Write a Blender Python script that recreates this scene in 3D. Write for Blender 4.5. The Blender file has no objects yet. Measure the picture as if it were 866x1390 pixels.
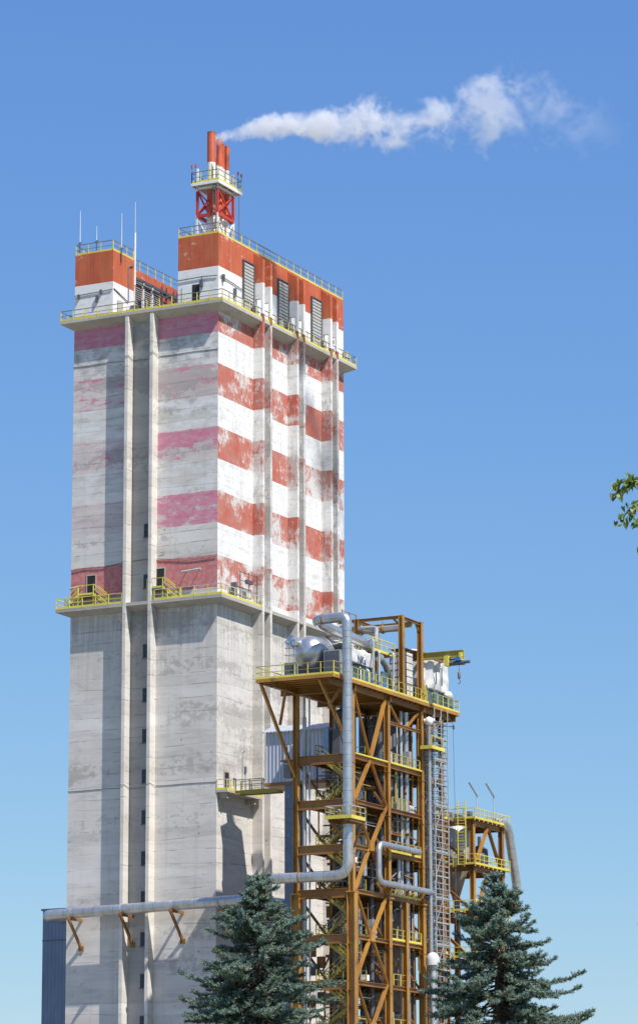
import bpy, math, random
from mathutils import Vector, Matrix, noise as mnoise
random.seed(7)
R = math.radians
sc = bpy.context.scene
col = sc.collection

# ------------------------------------------------------------------ mesh helper
class MB:
    def __init__(s): s.v=[]; s.f=[]; s.m=[]; s.s=[]
    def add(s, vs, fs, mi=0, smooth=False):
        n=len(s.v); s.v += [tuple(v) for v in vs]
        for f in fs: s.f.append(tuple(i+n for i in f)); s.m.append(mi); s.s.append(smooth)
    def box(s, x0,x1,y0,y1,z0,z1, mi=0):
        if x0>x1: x0,x1=x1,x0
        if y0>y1: y0,y1=y1,y0
        vs=[(x0,y0,z0),(x1,y0,z0),(x1,y1,z0),(x0,y1,z0),(x0,y0,z1),(x1,y0,z1),(x1,y1,z1),(x0,y1,z1)]
        s.add(vs,[(0,3,2,1),(4,5,6,7),(0,1,5,4),(1,2,6,5),(2,3,7,6),(3,0,4,7)],mi)
    def frame(s,p,q,up=None):
        p=Vector(p); q=Vector(q); d=(q-p).normalized()
        up=Vector(up) if up else (Vector((0,0,1)) if abs(d.z)<.95 else Vector((0,1,0)))
        a=d.cross(up).normalized(); b=a.cross(d).normalized()
        return p,q,d,a,b
    def beam(s,p,q,w,h,mi=0,up=None,off=(0,0)):
        p,q,d,a,b=s.frame(p,q,up); vs=[]
        for c in (p,q):
            for i,j in ((-1,-1),(1,-1),(1,1),(-1,1)):
                vs.append(c+a*(i*w/2+off[0])+b*(j*h/2+off[1]))
        s.add(vs,[(0,1,2,3),(7,6,5,4),(0,4,5,1),(1,5,6,2),(2,6,7,3),(3,7,4,0)],mi)
    def ibeam(s,p,q,w,h,t=.04,mi=0,up=None):
        s.beam(p,q,w,t,mi,up,(0,h/2-t/2)); s.beam(p,q,w,t,mi,up,(0,-h/2+t/2)); s.beam(p,q,t,h-2*t-.004,mi,up)
    def tube(s,pts,r,n=10,mi=0,cap=True,smooth=True):
        pts=[Vector(p) for p in pts]; rr=r if isinstance(r,(list,tuple)) else [r]*len(pts)
        t0=(pts[1]-pts[0]).normalized()
        a=t0.cross(Vector((0,0,1)) if abs(t0.z)<.9 else Vector((1,0,0))).normalized(); vs=[]
        for i,p in enumerate(pts):
            if i==0: t=t0
            elif i==len(pts)-1: t=(pts[i]-pts[i-1]).normalized()
            else: t=((pts[i]-pts[i-1]).normalized()+(pts[i+1]-pts[i]).normalized()).normalized()
            a=(a-t*a.dot(t)).normalized(); b=t.cross(a)
            for k in range(n):
                g=2*math.pi*k/n; vs.append(p+(a*math.cos(g)+b*math.sin(g))*rr[i])
        fs=[]
        for i in range(len(pts)-1):
            for k in range(n):
                k2=(k+1)%n; fs.append((i*n+k,i*n+k2,(i+1)*n+k2,(i+1)*n+k))
        s.add(vs,fs,mi,smooth)
        if cap:
            m=len(pts)-1
            s.add(vs[:n],[tuple(reversed(range(n)))],mi); s.add(vs[m*n:],[tuple(range(n))],mi)
    def prism(s,poly,axis,a0,a1,mi=0):
        # poly: 2D points in the two other axes (cyclic order), extruded along axis
        def mk(u,v,w): return {'x':(w,u,v),'y':(u,w,v),'z':(u,v,w)}[axis]
        n=len(poly); vs=[mk(u,v,a0) for u,v in poly]+[mk(u,v,a1) for u,v in poly]
        fs=[tuple(range(n)),tuple(range(2*n-1,n-1,-1))]+[(i,i+n,(i+1)%n+n,(i+1)%n) for i in range(n)]
        s.add(vs,fs,mi)
    def build(s,name,mats,parent=None):
        me=bpy.data.meshes.new(name); me.from_pydata(s.v,[],s.f)
        if not isinstance(mats,(list,tuple)): mats=[mats]
        for m in mats: me.materials.append(m)
        me.polygons.foreach_set('material_index',s.m); me.polygons.foreach_set('use_smooth',s.s)
        me.update()
        o=bpy.data.objects.new(name,me); col.objects.link(o)
        if parent:
            o.parent=parent
            w=Vector(parent.get('_o',(0,0,0)))
            if w.length: o.location=-w
        return o
def fillet(pts,r,k=6):
    pts=[Vector(p) for p in pts]; out=[pts[0]]
    for i in range(1,len(pts)-1):
        p=pts[i]; a=(pts[i-1]-p); b=(pts[i+1]-p); rr=min(r,a.length*.49,b.length*.49)
        A=p+a.normalized()*rr; B=p+b.normalized()*rr
        for j in range(k+1):
            t=j/k; out.append(A*(1-t)**2+p*2*t*(1-t)+B*t*t)
    out.append(pts[-1]); return out
def tag(o,label=None,cat=None,group=None,kind=None):
    if label: o['label']=label
    if cat: o['category']=cat
    if group: o['group']=group
    if kind: o['kind']=kind
    return o
def thing(name,loc,label,cat,group=None):
    o=bpy.data.objects.new(name,None); col.objects.link(o); o.location=loc; o['_o']=tuple(loc)
    return tag(o,label,cat,group)

# ------------------------------------------------------------------ materials
def new_mat(name,rough=.7,metal=0.):
    m=bpy.data.materials.new(name); m.use_nodes=True; nt=m.node_tree
    b=nt.nodes['Principled BSDF']; b.inputs['Roughness'].default_value=rough; b.inputs['Metallic'].default_value=metal
    return m,nt,b
class NT:
    """small node-graph writer"""
    def __init__(s,nt): s.nt=nt; s.obj=None
    def n(s,t,**kw):
        x=s.nt.nodes.new(t)
        for k,v in kw.items(): setattr(x,k,v)
        return x
    def pos(s):
        if not s.obj: s.obj=s.n('ShaderNodeTexCoord').outputs['Object']
        return s.obj
    def link(s,a,b): s.nt.links.new(a,b)
    def m(s,op,a,b=None,c=None,clamp=False):
        x=s.n('ShaderNodeMath',operation=op,use_clamp=clamp)
        for i,v in enumerate((a,b,c)):
            if v is None: continue
            if isinstance(v,(int,float)): x.inputs[i].default_value=v
            else: s.link(v,x.inputs[i])
        return x.outputs[0]
    def vscale(s,sx,sy,sz,off=(0,0,0)):
        x=s.n('ShaderNodeMapping'); x.inputs['Scale'].default_value=(sx,sy,sz); x.inputs['Location'].default_value=off
        s.link(s.pos(),x.inputs['Vector']); return x.outputs[0]
    def noise(s,sc=(1,1,1),scale=1,detail=4,rough=.55,off=(0,0,0)):
        x=s.n('ShaderNodeTexNoise'); x.inputs['Scale'].default_value=scale; x.inputs['Detail'].default_value=detail; x.inputs['Roughness'].default_value=rough
        s.link(s.vscale(*sc,off),x.inputs['Vector']); return x.outputs['Fac']
    def sep(s):
        x=s.n('ShaderNodeSeparateXYZ'); s.link(s.pos(),x.inputs[0]); return x.outputs
    def mix(s,f,a,b):
        x=s.n('ShaderNodeMix',data_type='RGBA')
        if isinstance(f,(int,float)): x.inputs[0].default_value=f
        else: s.link(f,x.inputs[0])
        for i,v in ((6,a),(7,b)):
            if isinstance(v,tuple): x.inputs[i].default_value=(*v,1)
            else: s.link(v,x.inputs[i])
        return x.outputs[2]
    def ramp(s,f,stops,interp='LINEAR'):
        x=s.n('ShaderNodeValToRGB'); cr=x.color_ramp; cr.interpolation=interp
        while len(cr.elements)<len(stops): cr.elements.new(.5)
        for e,(p,c) in zip(cr.elements,stops):
            e.position=p; e.color=(c,c,c,1) if isinstance(c,(int,float)) else (*c,1)
        s.link(f,x.inputs[0]); return x.outputs[0]
    def step(s,v,a,b):   # smooth 0..1 between a and b
        x=s.n('ShaderNodeMapRange'); x.inputs[1].default_value=a; x.inputs[2].default_value=b
        s.link(v,x.inputs[0]); return x.outputs[0]
    def bump(s,bsdf,h,strength=.3,dist=.05):
        x=s.n('ShaderNodeBump'); x.inputs['Strength'].default_value=strength; x.inputs['Distance'].default_value=dist
        s.link(h,x.inputs['Height']); s.link(x.outputs[0],bsdf.inputs['Normal'])

def concrete_graph(g,base=(.565,.53,.485),dark=(.27,.25,.225),light=(.67,.635,.59),stain=1.0):
    X,Y,Z=g.sep()
    n1=g.noise((.16,.16,.45),1,6,.65)             # lying stains
    n2=g.noise((.45,.45,.9),1,5,.6,(7,3,1))
    c=g.mix(g.step(n1,.38,.66),light,base)
    c=g.mix(g.m('MULTIPLY',g.step(g.noise((.16,.16,1.1),1,7,.7,(3,9,4)),.50,.70),.38*stain),c,dark)
    big=g.m('ADD',g.m('MULTIPLY',g.noise((.05,.05,.22),1,3,.5,(8,2,6)),.6),g.m('MULTIPLY',g.noise((1.1,1.1,1.4),1,7,.72,(5,2,8)),.4))
    c=g.mix(g.m('MULTIPLY',g.step(big,.535,.57),.46*stain),c,dark)
    c=g.mix(g.m('MULTIPLY',g.step(n2,.56,.72),.35*stain),c,dark)
    # vertical runs of dirt
    c=g.mix(g.m('MULTIPLY',g.step(g.noise((1.1,1.1,.045),1,4,.6,(1,2,3)),.55,.75),.30*stain),c,dark)
    # tone of each pour lift and the joint lines between them
    zl=g.m('DIVIDE',g.m('ADD',Z,g.m('MULTIPLY',g.noise((.02,.02,.16),1,2),3.2)),1.25)
    wn=g.n('ShaderNodeTexWhiteNoise',noise_dimensions='1D'); g.link(g.m('FLOOR',zl),wn.inputs['W'])
    hs=g.n('ShaderNodeHueSaturation'); g.link(c,hs.inputs['Color'])
    g.link(g.m('ADD',g.m('MULTIPLY',wn.outputs['Value'],.13),.92),hs.inputs['Value']); c=hs.outputs[0]
    fr=g.m('FRACT',zl); line=g.m('LESS_THAN',fr,.085)
    ln=g.m('MULTIPLY',line,g.step(g.noise((.3,.3,.3),1,5,.7,(5,5,5)),.50,.60))
    c=g.mix(g.m('MULTIPLY',ln,.6),c,dark)
    # grime washed down the wall below the ledge, and form-tie holes
    run=g.m('MULTIPLY',g.step(g.noise((2.2,2.2,.09),1,5,.65,(2,5,1)),.42,.62),g.m('MULTIPLY',g.m('LESS_THAN',Z,64.3),g.step(Z,55,64)))
    c=g.mix(g.m('MULTIPLY',run,.55*stain),c,dark)
    vo=g.n('ShaderNodeTexVoronoi',feature='F1'); vo.inputs['Scale'].default_value=1; vo.inputs['Randomness'].default_value=.35; g.link(g.vscale(.42,.42,.40),vo.inputs['Vector'])
    c=g.mix(g.m('MULTIPLY',g.m('LESS_THAN',vo.outputs['Distance'],.045),.6),c,(.10,.095,.09))
    sp=g.noise((1,1,1),5,3,.7)
    c=g.mix(g.m('MULTIPLY',g.step(sp,.62,.72),.25),c,dark)
    return c,fr,sp
def mat_concrete(name,strip=False,**k):
    m,nt,b=new_mat(name,.9); g=NT(nt); c,fr,sp=concrete_graph(g,**k)
    if strip:      # the shaft strip between the short-side ribs is coloured darker
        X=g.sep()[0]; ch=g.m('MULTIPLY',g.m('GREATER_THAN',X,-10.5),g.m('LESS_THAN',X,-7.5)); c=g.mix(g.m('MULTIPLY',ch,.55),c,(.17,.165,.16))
    g.link(c,b.inputs['Base Color'])
    h=g.m('ADD',g.m('MULTIPLY',g.m('LESS_THAN',fr,.07),-.6),g.m('MULTIPLY',sp,.5)); g.bump(b,h,.5,.03); return m
def band_mask(g,Z,jit=.12):
    zj=g.m('ADD',Z,g.m('MULTIPLY',g.m('SUBTRACT',g.noise((1.3,1.3,1.3),1,4),.5),jit))
    fr=g.m('FRACT',g.m('DIVIDE',g.m('SUBTRACT',zj,66.05),6.93))
    return g.m('LESS_THAN',fr,.505)
def mat_bands_right(name,wear=.5,grey=0.):
    m,nt,b=new_mat(name,.85); g=NT(nt); c,fr,sp=concrete_graph(g,stain=.8,base=(.52,.495,.46),light=(.62,.595,.56)); X,Y,Z=g.sep()
    red=band_mask(g,Z)
    nz=g.noise((.8,.8,1.1),1,9,.74,(2,1,0)); ns=g.noise((5,5,1.0),1,6,.75,(8,1,2)); nb=g.noise((.20,.20,.24),1,4,.55,(11,4,6))
    tot=g.m('ADD',g.m('ADD',g.m('MULTIPLY',nz,.45),g.m('MULTIPLY',ns,.35)),g.m('MULTIPLY',nb,.55))
    tot=g.m('ADD',tot,g.m('MULTIPLY',g.step(Z,72,66),.075))              # most has flaked off near the ledge
    th=.825-.14*wear
    lost=g.step(tot,th-.035,th+.03)
    rub=g.m('MULTIPLY',g.step(g.m('ADD',g.m('MULTIPLY',ns,.6),g.m('MULTIPLY',nb,.5)),.52,.70),.38)      # thin, worn-through coat
    fade=g.noise((.4,.4,.5),1,5,.65,(4,4,9))
    rc=g.mix(g.step(fade,.36,.66),(.45,.100,.060),(.45,.18,.14))
    rc=g.mix(rub,rc,(.62,.47,.42))
    wc=g.mix(g.step(g.noise((.6,.6,1.4),1,7,.72,(1,8,3)),.50,.72),(.73,.72,.70),(.50,.49,.475))
    under=g.mix(.5,c,(.70,.68,.66))
    cr=g.mix(lost,rc,under)
    cw=g.mix(g.step(g.m('ADD',g.m('MULTIPLY',nz,.6),g.m('MULTIPLY',nb,.4)),.56,.66),wc,c)
    pc=g.mix(red,cw,cr)
    drt=g.m('ADD',g.m('MULTIPLY',g.noise((1.6,1.6,.10),1,5,.65,(3,8,2)),.7),g.m('MULTIPLY',ns,.3))
    pc=g.mix(g.m('MULTIPLY',g.step(drt,.52,.66),.40),pc,(.30,.25,.215))
    if grey>0:
        pc=g.mix(g.m('MULTIPLY',g.step(g.m('ADD',g.m('MULTIPLY',g.noise((.5,.5,.25),1,4,.6,(9,9,1)),.5),g.m('MULTIPLY',g.noise((3,3,1.5),1,7,.75,(1,9,1)),.5)),.60-.2*grey,.66-.2*grey),.92),pc,g.mix(.25,c,(.25,.23,.21)))
    pc=g.mix(g.m('MULTIPLY',g.m('LESS_THAN',fr,.05),.22),pc,(.2,.18,.16))
    g.link(pc,b.inputs['Base Color']); g.bump(b,g.m('ADD',sp,g.m('MULTIPLY',lost,-.5)),.4,.02); return m
def mat_bands_left(name):
    m,nt,b=new_mat(name,.88); g=NT(nt); c,fr,sp=concrete_graph(g,stain=1.1); X,Y,Z=g.sep()
    red=band_mask(g,Z,.3)
    # how much pink is left of each band, from the slab down to the ledge
    zz=g.m('DIVIDE',g.m('SUBTRACT',Z,64),34)
    k_mid=g.ramp(zz,[(0,.95),(.20,.95),(.24,.52),(.36,.62),(.44,.22),(.50,.40),(.58,.92),(.66,.30),(.76,.40),(.88,.90)])
    k_lft=g.ramp(zz,[(0,.95),(.20,.9),(.24,.30),(.42,.28),(.44,.28),(.59,.42),(.62,.42),(.80,.42),(.84,.85),(1,1)])
    k=g.mix(g.m('LESS_THAN',X,-9),k_mid,k_lft)
    nz=g.noise((.35,.35,1.0),1,7,.62,(2,6,1)); nf=g.noise((2,2,2),1,6,.7,(2,6,4))
    t=g.m('ADD',g.m('MULTIPLY',nz,.75),g.m('MULTIPLY',nf,.25))
    keep=g.m('MULTIPLY',g.step(g.m('ADD',t,g.m('MULTIPLY',g.m('SUBTRACT',k,.5),.55)),.48,.53),g.m('ADD',.62,g.m('MULTIPLY',g.noise((3,3,6),1,5,.7,(7,7,7)),.5),clamp=True))
    low=g.step(Z,72,70)
    pk=g.mix(g.step(g.noise((.8,.8,1.6),1,6,.68,(6,6,6)),.35,.68),(.58,.12,.22),(.58,.30,.36))
    pk=g.mix(low,pk,g.mix(g.step(nf,.4,.65),(.52,.085,.085),(.52,.24,.23)))
    faint=g.m('MULTIPLY',g.m('MULTIPLY',red,g.step(g.noise((.4,.4,2.2),1,4,.6,(1,4,4)),.35,.65)),.35)
    cr=g.mix(faint,c,(.58,.30,.38))
    cr=g.mix(keep,cr,pk)
    wk=g.step(g.noise((.4,.4,.9),1,7,.68,(9,2,7)),.44,.60)
    wh=g.mix(g.m('MULTIPLY',wk,.75),c,(.74,.735,.75))
    whz=g.ramp(zz,[(0,0.),(.20,.0),(.26,.15),(.40,.8),(.52,.8),(.60,1),(1,1)])
    cw=g.mix(whz,c,wh)
    pc=g.mix(red,cw,cr)
    pc=g.mix(g.m('MULTIPLY',g.m('MULTIPLY',g.step(Z,94.2,93.6),g.step(g.noise((.5,.5,.8),1,6,.7,(4,1,2)),.45,.62)),g.m('MULTIPLY',g.step(Z,90.6,91.2),.75)),pc,(.25,.25,.26))
    pc=g.mix(g.m('MULTIPLY',g.m('LESS_THAN',fr,.06),.28),pc,(.2,.18,.17))
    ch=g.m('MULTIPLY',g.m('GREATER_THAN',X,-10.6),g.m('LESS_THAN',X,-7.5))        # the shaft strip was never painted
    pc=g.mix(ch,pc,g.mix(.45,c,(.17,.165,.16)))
    g.link(pc,b.inputs['Base Color']); g.bump(b,sp,.4,.02); return m
def mat_penthouse(name):
    m,nt,b=new_mat(name,.8); g=NT(nt); X,Y,Z=g.sep()
    n=g.noise((1.2,1.2,.6),1,7,.68); n2=g.noise((.5,.5,.25),1,4,.6,(3,3,3))
    rd=g.mix(g.step(n2,.35,.7),(.47,.080,.032),(.52,.15,.06))
    n=g.noise((.9,.9,1.6),1,9,.75)
    rd=g.mix(g.m('MULTIPLY',g.step(g.m('ADD',g.m('MULTIPLY',n,.7),g.m('MULTIPLY',g.noise((.3,.3,.5),1,3,.5,(6,2,2)),.4)),.63,.67),.7),rd,(.62,.5,.42))
    st=g.noise((2.5,2.5,.12),1,4,.6,(5,1,1))
    rd=g.mix(g.m('MULTIPLY',g.step(st,.50,.68),.5),rd,(.24,.065,.04))
    wh=g.mix(g.m('MULTIPLY',g.step(n,.50,.64),.6),(.76,.75,.74),(.52,.50,.47))
    wh=g.mix(g.m('MULTIPLY',g.step(st,.6,.78),.3),wh,(.45,.4,.36))
    c=g.mix(g.m('GREATER_THAN',Z,101.1),wh,rd)
    c=g.mix(g.m('LESS_THAN',Z,97.62),c,(.30,.10,.07))
    jl=g.m('LESS_THAN',g.m('FRACT',g.m('DIVIDE',Z,.6)),.05)
    c=g.mix(g.m('MULTIPLY',jl,.15),c,(.2,.12,.1))
    g.link(c,b.inputs['Base Color']); g.bump(b,n,.3,.02); return m
def mat_steel_paint(name,c1,c2,rust=(.16,.06,.02),amt=.5,rough=.5,sc=1.):
    m,nt,b=new_mat(name,rough); g=NT(nt)
    n=g.noise((.8*sc,.8*sc,.8*sc),1,6,.65); n2=g.noise((.25,.25,.25),1,3,.5,(4,4,4))
    c=g.mix(g.step(n2,.35,.65),c1,c2)
    c=g.mix(g.m('MULTIPLY',g.step(n,.54,.70),amt),c,rust)
    g.link(c,b.inputs['Base Color']); return m
def mat_sheet(name,c1=(.55,.56,.57),c2=(.40,.41,.42),rough=.38,metal=.75,seam=None,axis=2):
    m,nt,b=new_mat(name,rough,metal); g=NT(nt)
    n=g.noise((1,1,1),.9,6,.65); c=g.mix(g.step(n,.4,.65),c1,c2)
    if seam:
        o=g.sep()[axis]; l=g.m('LESS_THAN',g.m('FRACT',g.m('DIVIDE',o,seam)),.045/seam)
        c=g.mix(g.m('MULTIPLY',l,.6),c,(.12,.12,.12))
    st=g.noise((2,2,.3),1,5,.6,(3,1,6)); c=g.mix(g.m('MULTIPLY',g.step(st,.6,.75),.35),c,(.28,.22,.16))
    g.link(c,b.inputs['Base Color']); g.link(g.m('ADD',g.m('MULTIPLY',n,.3),rough-.12),b.inputs['Roughness'])
    g.bump(b,g.noise((1,1,1),1.6,2,.5),.25,.12); return m
def mat_plain(name,c,rough=.7,metal=0.,var=.25,scale=2.):
    m,nt,b=new_mat(name,rough,metal); g=NT(nt); n=g.noise((1,1,1),scale,5,.6)
    d=tuple(x*(1-var) for x in c); g.link(g.mix(g.step(n,.35,.7),c,d),b.inputs['Base Color']); return m
def mat_corrugated(name,c=(.62,.65,.70),pitch=.28,axis=0):
    m,nt,b=new_mat(name,.5,.2); g=NT(nt); o=g.sep()
    w=g.m('SINE',g.m('MULTIPLY',o[axis],2*math.pi/pitch))
    n=g.noise((.8,.8,.3),1,4); cc=g.mix(g.step(n,.4,.7),c,tuple(x*.8 for x in c))
    g.link(cc,b.inputs['Base Color']); g.bump(b,w,1.,.04); return m
def mat_leaf(name,c1,c2,trans=.15):
    m,nt,b=new_mat(name,.55); g=NT(nt)
    n=g.noise((1,1,1),1.7,3); c=g.mix(g.step(n,.35,.65),c1,c2); g.link(c,b.inputs['Base Color'])
    t=g.n('ShaderNodeBsdfTranslucent'); g.link(c,t.inputs[0]); mx=g.n('ShaderNodeMixShader'); mx.inputs[0].default_value=trans
    out=nt.nodes['Material Output']; g.link(b.outputs[0],mx.inputs[1]); g.link(t.outputs[0],mx.inputs[2]); g.link(mx.outputs[0],out.inputs[0]); return m

M={}
M['conc']=mat_concrete('raw_concrete',strip=True)
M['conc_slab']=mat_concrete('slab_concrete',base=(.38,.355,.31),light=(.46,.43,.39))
M['conc_fin']=mat_concrete('fin_concrete',base=(.60,.56,.50),light=(.70,.66,.60),stain=.7)
M['bandR']=mat_bands_right('banded_paint',.75,.0)
M['bandF']=mat_bands_right('banded_paint_fin',.8,.35)
M['bandG']=mat_bands_right('banded_paint_worn',1,.72)
M['bandL']=mat_bands_left('faded_pink_paint')
M['pent']=mat_penthouse('penthouse_paint')
M['ochre']=mat_steel_paint('ochre_steel',(.43,.215,.038),(.30,.140,.028),rust=(.12,.06,.03),amt=.8)
M['brown']=mat_steel_paint('brown_and_shaded_steel',(.32,.155,.030),(.21,.085,.02),rust=(.10,.045,.022),amt=.6)  # brown parts, and ochre beams darkened in colour for their shaded fronts
M['yellow']=mat_steel_paint('yellow_paint',(.72,.62,.10),(.60,.50,.07),rust=(.3,.2,.05),amt=.3)
M['olive']=mat_steel_paint('dusty_yellow_paint',(.40,.33,.06),(.27,.22,.05),amt=.3)
M['rail']=mat_plain('dark_rail',(.17,.17,.17),.6)
M['lrail']=mat_plain('grey_rail',(.48,.48,.46),.6)
M['dark']=mat_plain('opening_shade',(.018,.018,.02),.8)  # flat near-black that stands for the shade inside doorways and louvres
M['glass']=mat_plain('dusty_window',(.03,.035,.045),.3)
M['alu']=mat_sheet('cladding_sheet',seam=1.15)
M['alux']=mat_sheet('pipe_cladding_x',c1=(.60,.60,.58),c2=(.44,.43,.40),seam=1.2,axis=0)
M['aluy']=mat_sheet('pipe_cladding_y',seam=1.2,axis=1)
M['galv']=mat_sheet('galvanised',c1=(.50,.52,.53),c2=(.36,.38,.39),rough=.5,metal=.5)
M['vessel']=mat_sheet('vessel_sheet',c1=(.60,.61,.62),c2=(.42,.43,.45),rough=.32,metal=.8)
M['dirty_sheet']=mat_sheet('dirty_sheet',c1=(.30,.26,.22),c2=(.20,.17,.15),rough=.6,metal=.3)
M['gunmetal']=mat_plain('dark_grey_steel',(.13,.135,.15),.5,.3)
M['white']=mat_plain('white_paint',(.80,.80,.78),.5,0,.15)
M['red']=mat_plain('red_paint',(.56,.05,.025),.45,0,.25,.8)
M['orange']=mat_plain('orange_red_paint',(.62,.12,.045),.5,0,.3,.8)
M['corrx']=mat_corrugated('corrugated_sheet',(.50,.53,.60),.42,0)
M['corrb']=mat_corrugated('blue_corrugated_sheet',(.16,.22,.31),.45,0)
M['slate']=mat_plain('slate_panel',(.16,.19,.25),.45,.2)
M['sky_panel']=mat_plain('light_blue_panel',(.25,.40,.58),.5)
M['teal']=mat_plain('teal_grey_cladding',(.12,.20,.23),.5,.2,.4,1)
M['blue']=mat_plain('bright_blue_paint',(.04,.20,.48),.5)
M['cloth']=mat_plain('white_tarpaulin',(.66,.655,.64),.75,0,.3,1.2)
M['ink']=mat_plain('dark_blue_ink',(.02,.03,.12),.6)
M['plank']=mat_plain('grey_planks',(.36,.36,.33),.8)
M['bark']=mat_plain('bark',(.10,.07,.05),.9,0,.4,6)

# ------------------------------------------------------------------ camera, sun, sky
cam=bpy.data.cameras.new('camera'); co=bpy.data.objects.new('camera',cam); col.objects.link(co); sc.camera=co
cam.sensor_fit='HORIZONTAL'; cam.sensor_width=36; cam.lens=184.04; cam.clip_start=1; cam.clip_end=8000
co.matrix_world=Matrix.Translation((160.8686,-294.7464,1.7))@Matrix.Rotation(.4678,4,'Z')@Matrix.Rotation(math.pi/2+.2123,4,'X')@Matrix.Rotation(-.0028,4,'Z')
SUN=Vector((2.5,-1,3.75)).normalized()
sl=bpy.data.lights.new('sun','SUN'); sl.energy=4.6; sl.angle=R(.53); sl.color=(1,.955,.89)
so=bpy.data.objects.new('sun',sl); col.objects.link(so); so.rotation_euler=SUN.to_track_quat('Z','Y').to_euler(); so.location=(80,-80,160)
w=bpy.data.worlds.new('World'); sc.world=w; w.use_nodes=True; nt=w.node_tree; bg=nt.nodes['Background']
sky=nt.nodes.new('ShaderNodeTexSky'); sky.sky_type='NISHITA'; sky.sun_disc=False
sky.sun_elevation=math.asin(SUN.z); sky.sun_rotation=math.atan2(SUN.x,SUN.y)
sky.altitude=900; sky.air_density=1.25; sky.dust_density=.0; sky.ozone_density=3.2
sg=NT(nt); sp_=sg.n('ShaderNodeSeparateColor'); nt.links.new(sky.outputs[0],sp_.inputs[0]); cb_=sg.n('ShaderNodeCombineColor')
for i_,(a_,p_) in enumerate(((.535,.89),(.660,.757),(.825,.354))):     # colour response of the clear northern summer sky
    nt.links.new(sg.m('MULTIPLY',sg.m('POWER',sg.m('MULTIPLY',sp_.outputs[i_],.1402),p_),a_/.1503),cb_.inputs[i_])
nt.links.new(cb_.outputs[0],bg.inputs[0]); bg.inputs[1].default_value=.11
sc.view_settings.view_transform='Standard'; sc.view_settings.look='None'; sc.view_settings.exposure=.45; sc.view_settings.gamma=1
sc.cycles.use_denoising=True; sc.cycles.max_bounces=6; sc.cycles.diffuse_bounces=3; sc.cycles.glossy_bounces=3
sc.cycles.volume_bounces=2; sc.cycles.transparent_max_bounces=8; sc.cycles.volume_step_rate=1.; sc.cycles.volume_max_steps=256

# ------------------------------------------------------------------ railing
def railing(name,pts,parent,h=1.1,sp=1.3,toe=True,post='yellow',top='rail',toem='yellow',posw=.09,closed=False,base=0.):
    mb=MB(); pts=[Vector(p) for p in pts]
    if closed: pts=pts+[pts[0]]
    for i in range(len(pts)-1):
        p,q=pts[i],pts[i+1]; L=(q-p).length; n=max(1,round(L/sp)); d=(q-p).normalized()
        for k in range(n+(1 if i==len(pts)-2 else 0)):
            c=p.lerp(q,k/n); mb.box(c.x-posw/2,c.x+posw/2,c.y-posw/2,c.y+posw/2,c.z-base,c.z+h,0)
        up=Vector((0,0,h)); mb.beam(p+up,q+up,.075,.075,1); mb.beam(p+up*.52,q+up*.52,.05,.05,1)
        if toe: mb.beam(p+Vector((0,0,.12)),q+Vector((0,0,.12)),.03,.22,2)
    return mb.build(name,[M[post],M[top],M[toem]],parent)
def stair(mb,p,q,width,axis,m_str=0,m_tr=1,rail=True,n=None):
    """flight from p (bottom) to q (top) along x or y; width along the other axis"""
    p=Vector(p); q=Vector(q); side=Vector((0,1,0)) if axis=='x' else Vector((1,0,0)); n=n or max(3,int(abs(q.z-p.z)/.25))
    for s in (0,width):
        mb.beam(p+side*s,q+side*s,.05,.28,m_str)
        if rail:
            for hh in (.55,1.05): mb.beam(p+side*s+Vector((0,0,hh)),q+side*s+Vector((0,0,hh)),.06,.06,m_str)
            for k in range(4):
                c=p.lerp(q,k/3)+side*s; mb.beam(c,c+Vector((0,0,1.05)),.07,.07,m_str)
    for k in range(n):
        c=p.lerp(q,(k+.5)/n)
        if axis=='x': mb.box(c.x-.14,c.x+.14,c.y+.03,c.y+width-.03,c.z-.02,c.z+.02,m_tr)
        else: mb.box(c.x+.03,c.x+width-.03,c.y-.14,c.y+.14,c.z-.02,c.z+.02,m_tr)

# ------------------------------------------------------------------ the tower
W_,L_=17.87,30.0; ZL=65.0; ZS=97.0; ZR=104.8
T=thing('prilling_tower',(0,0,0),'tall concrete tower with peeling red and white bands above a mid-height ledge','tower')
mb=MB(); mb.box(-W_,0,0,L_,0,ZL-.3); mb.build('lower_wall',M['conc'],T)
mb=MB(); z0,z1=ZL-.3,ZS-.3
vs=[(-W_,0,z0),(0,0,z0),(0,L_,z0),(-W_,L_,z0),(-W_,0,z1),(0,0,z1),(0,L_,z1),(-W_,L_,z1)]
mb.add(vs,[(0,1,5,4)],0); mb.add(vs,[(1,2,6,5)],1); mb.add(vs,[(2,3,7,6),(3,0,4,7)],2)
mb.build('upper_wall',[M['bandL'],M['bandR'],M['conc']],T)
P=1.2
# long-side buttresses
for i,y in enumerate((7.9,9.68,16.05,17.62,24.35,25.92)):
    mats=[M['conc_fin'],M['bandF' if i%2==0 else 'bandG'],M['pent']]
    mb=MB()
    mb.box(.0,P,y,y+.44,0,ZL-.02,0); mb.box(.0,P,y,y+.44,ZL-.02,ZS-.3,1)
    mb.box(.0,.22,y,y+.44,ZS-.3,99.3,2); mb.box(.95,P,y,y+.44,ZS-.3,99.3,2)      # walkway passes through here
    mb.prism([(0,99.3),(P,99.3),(P,103.75),(0,104.6)],'y',y,y+.44,2)
    mb.build('buttress',mats,T)
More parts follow.
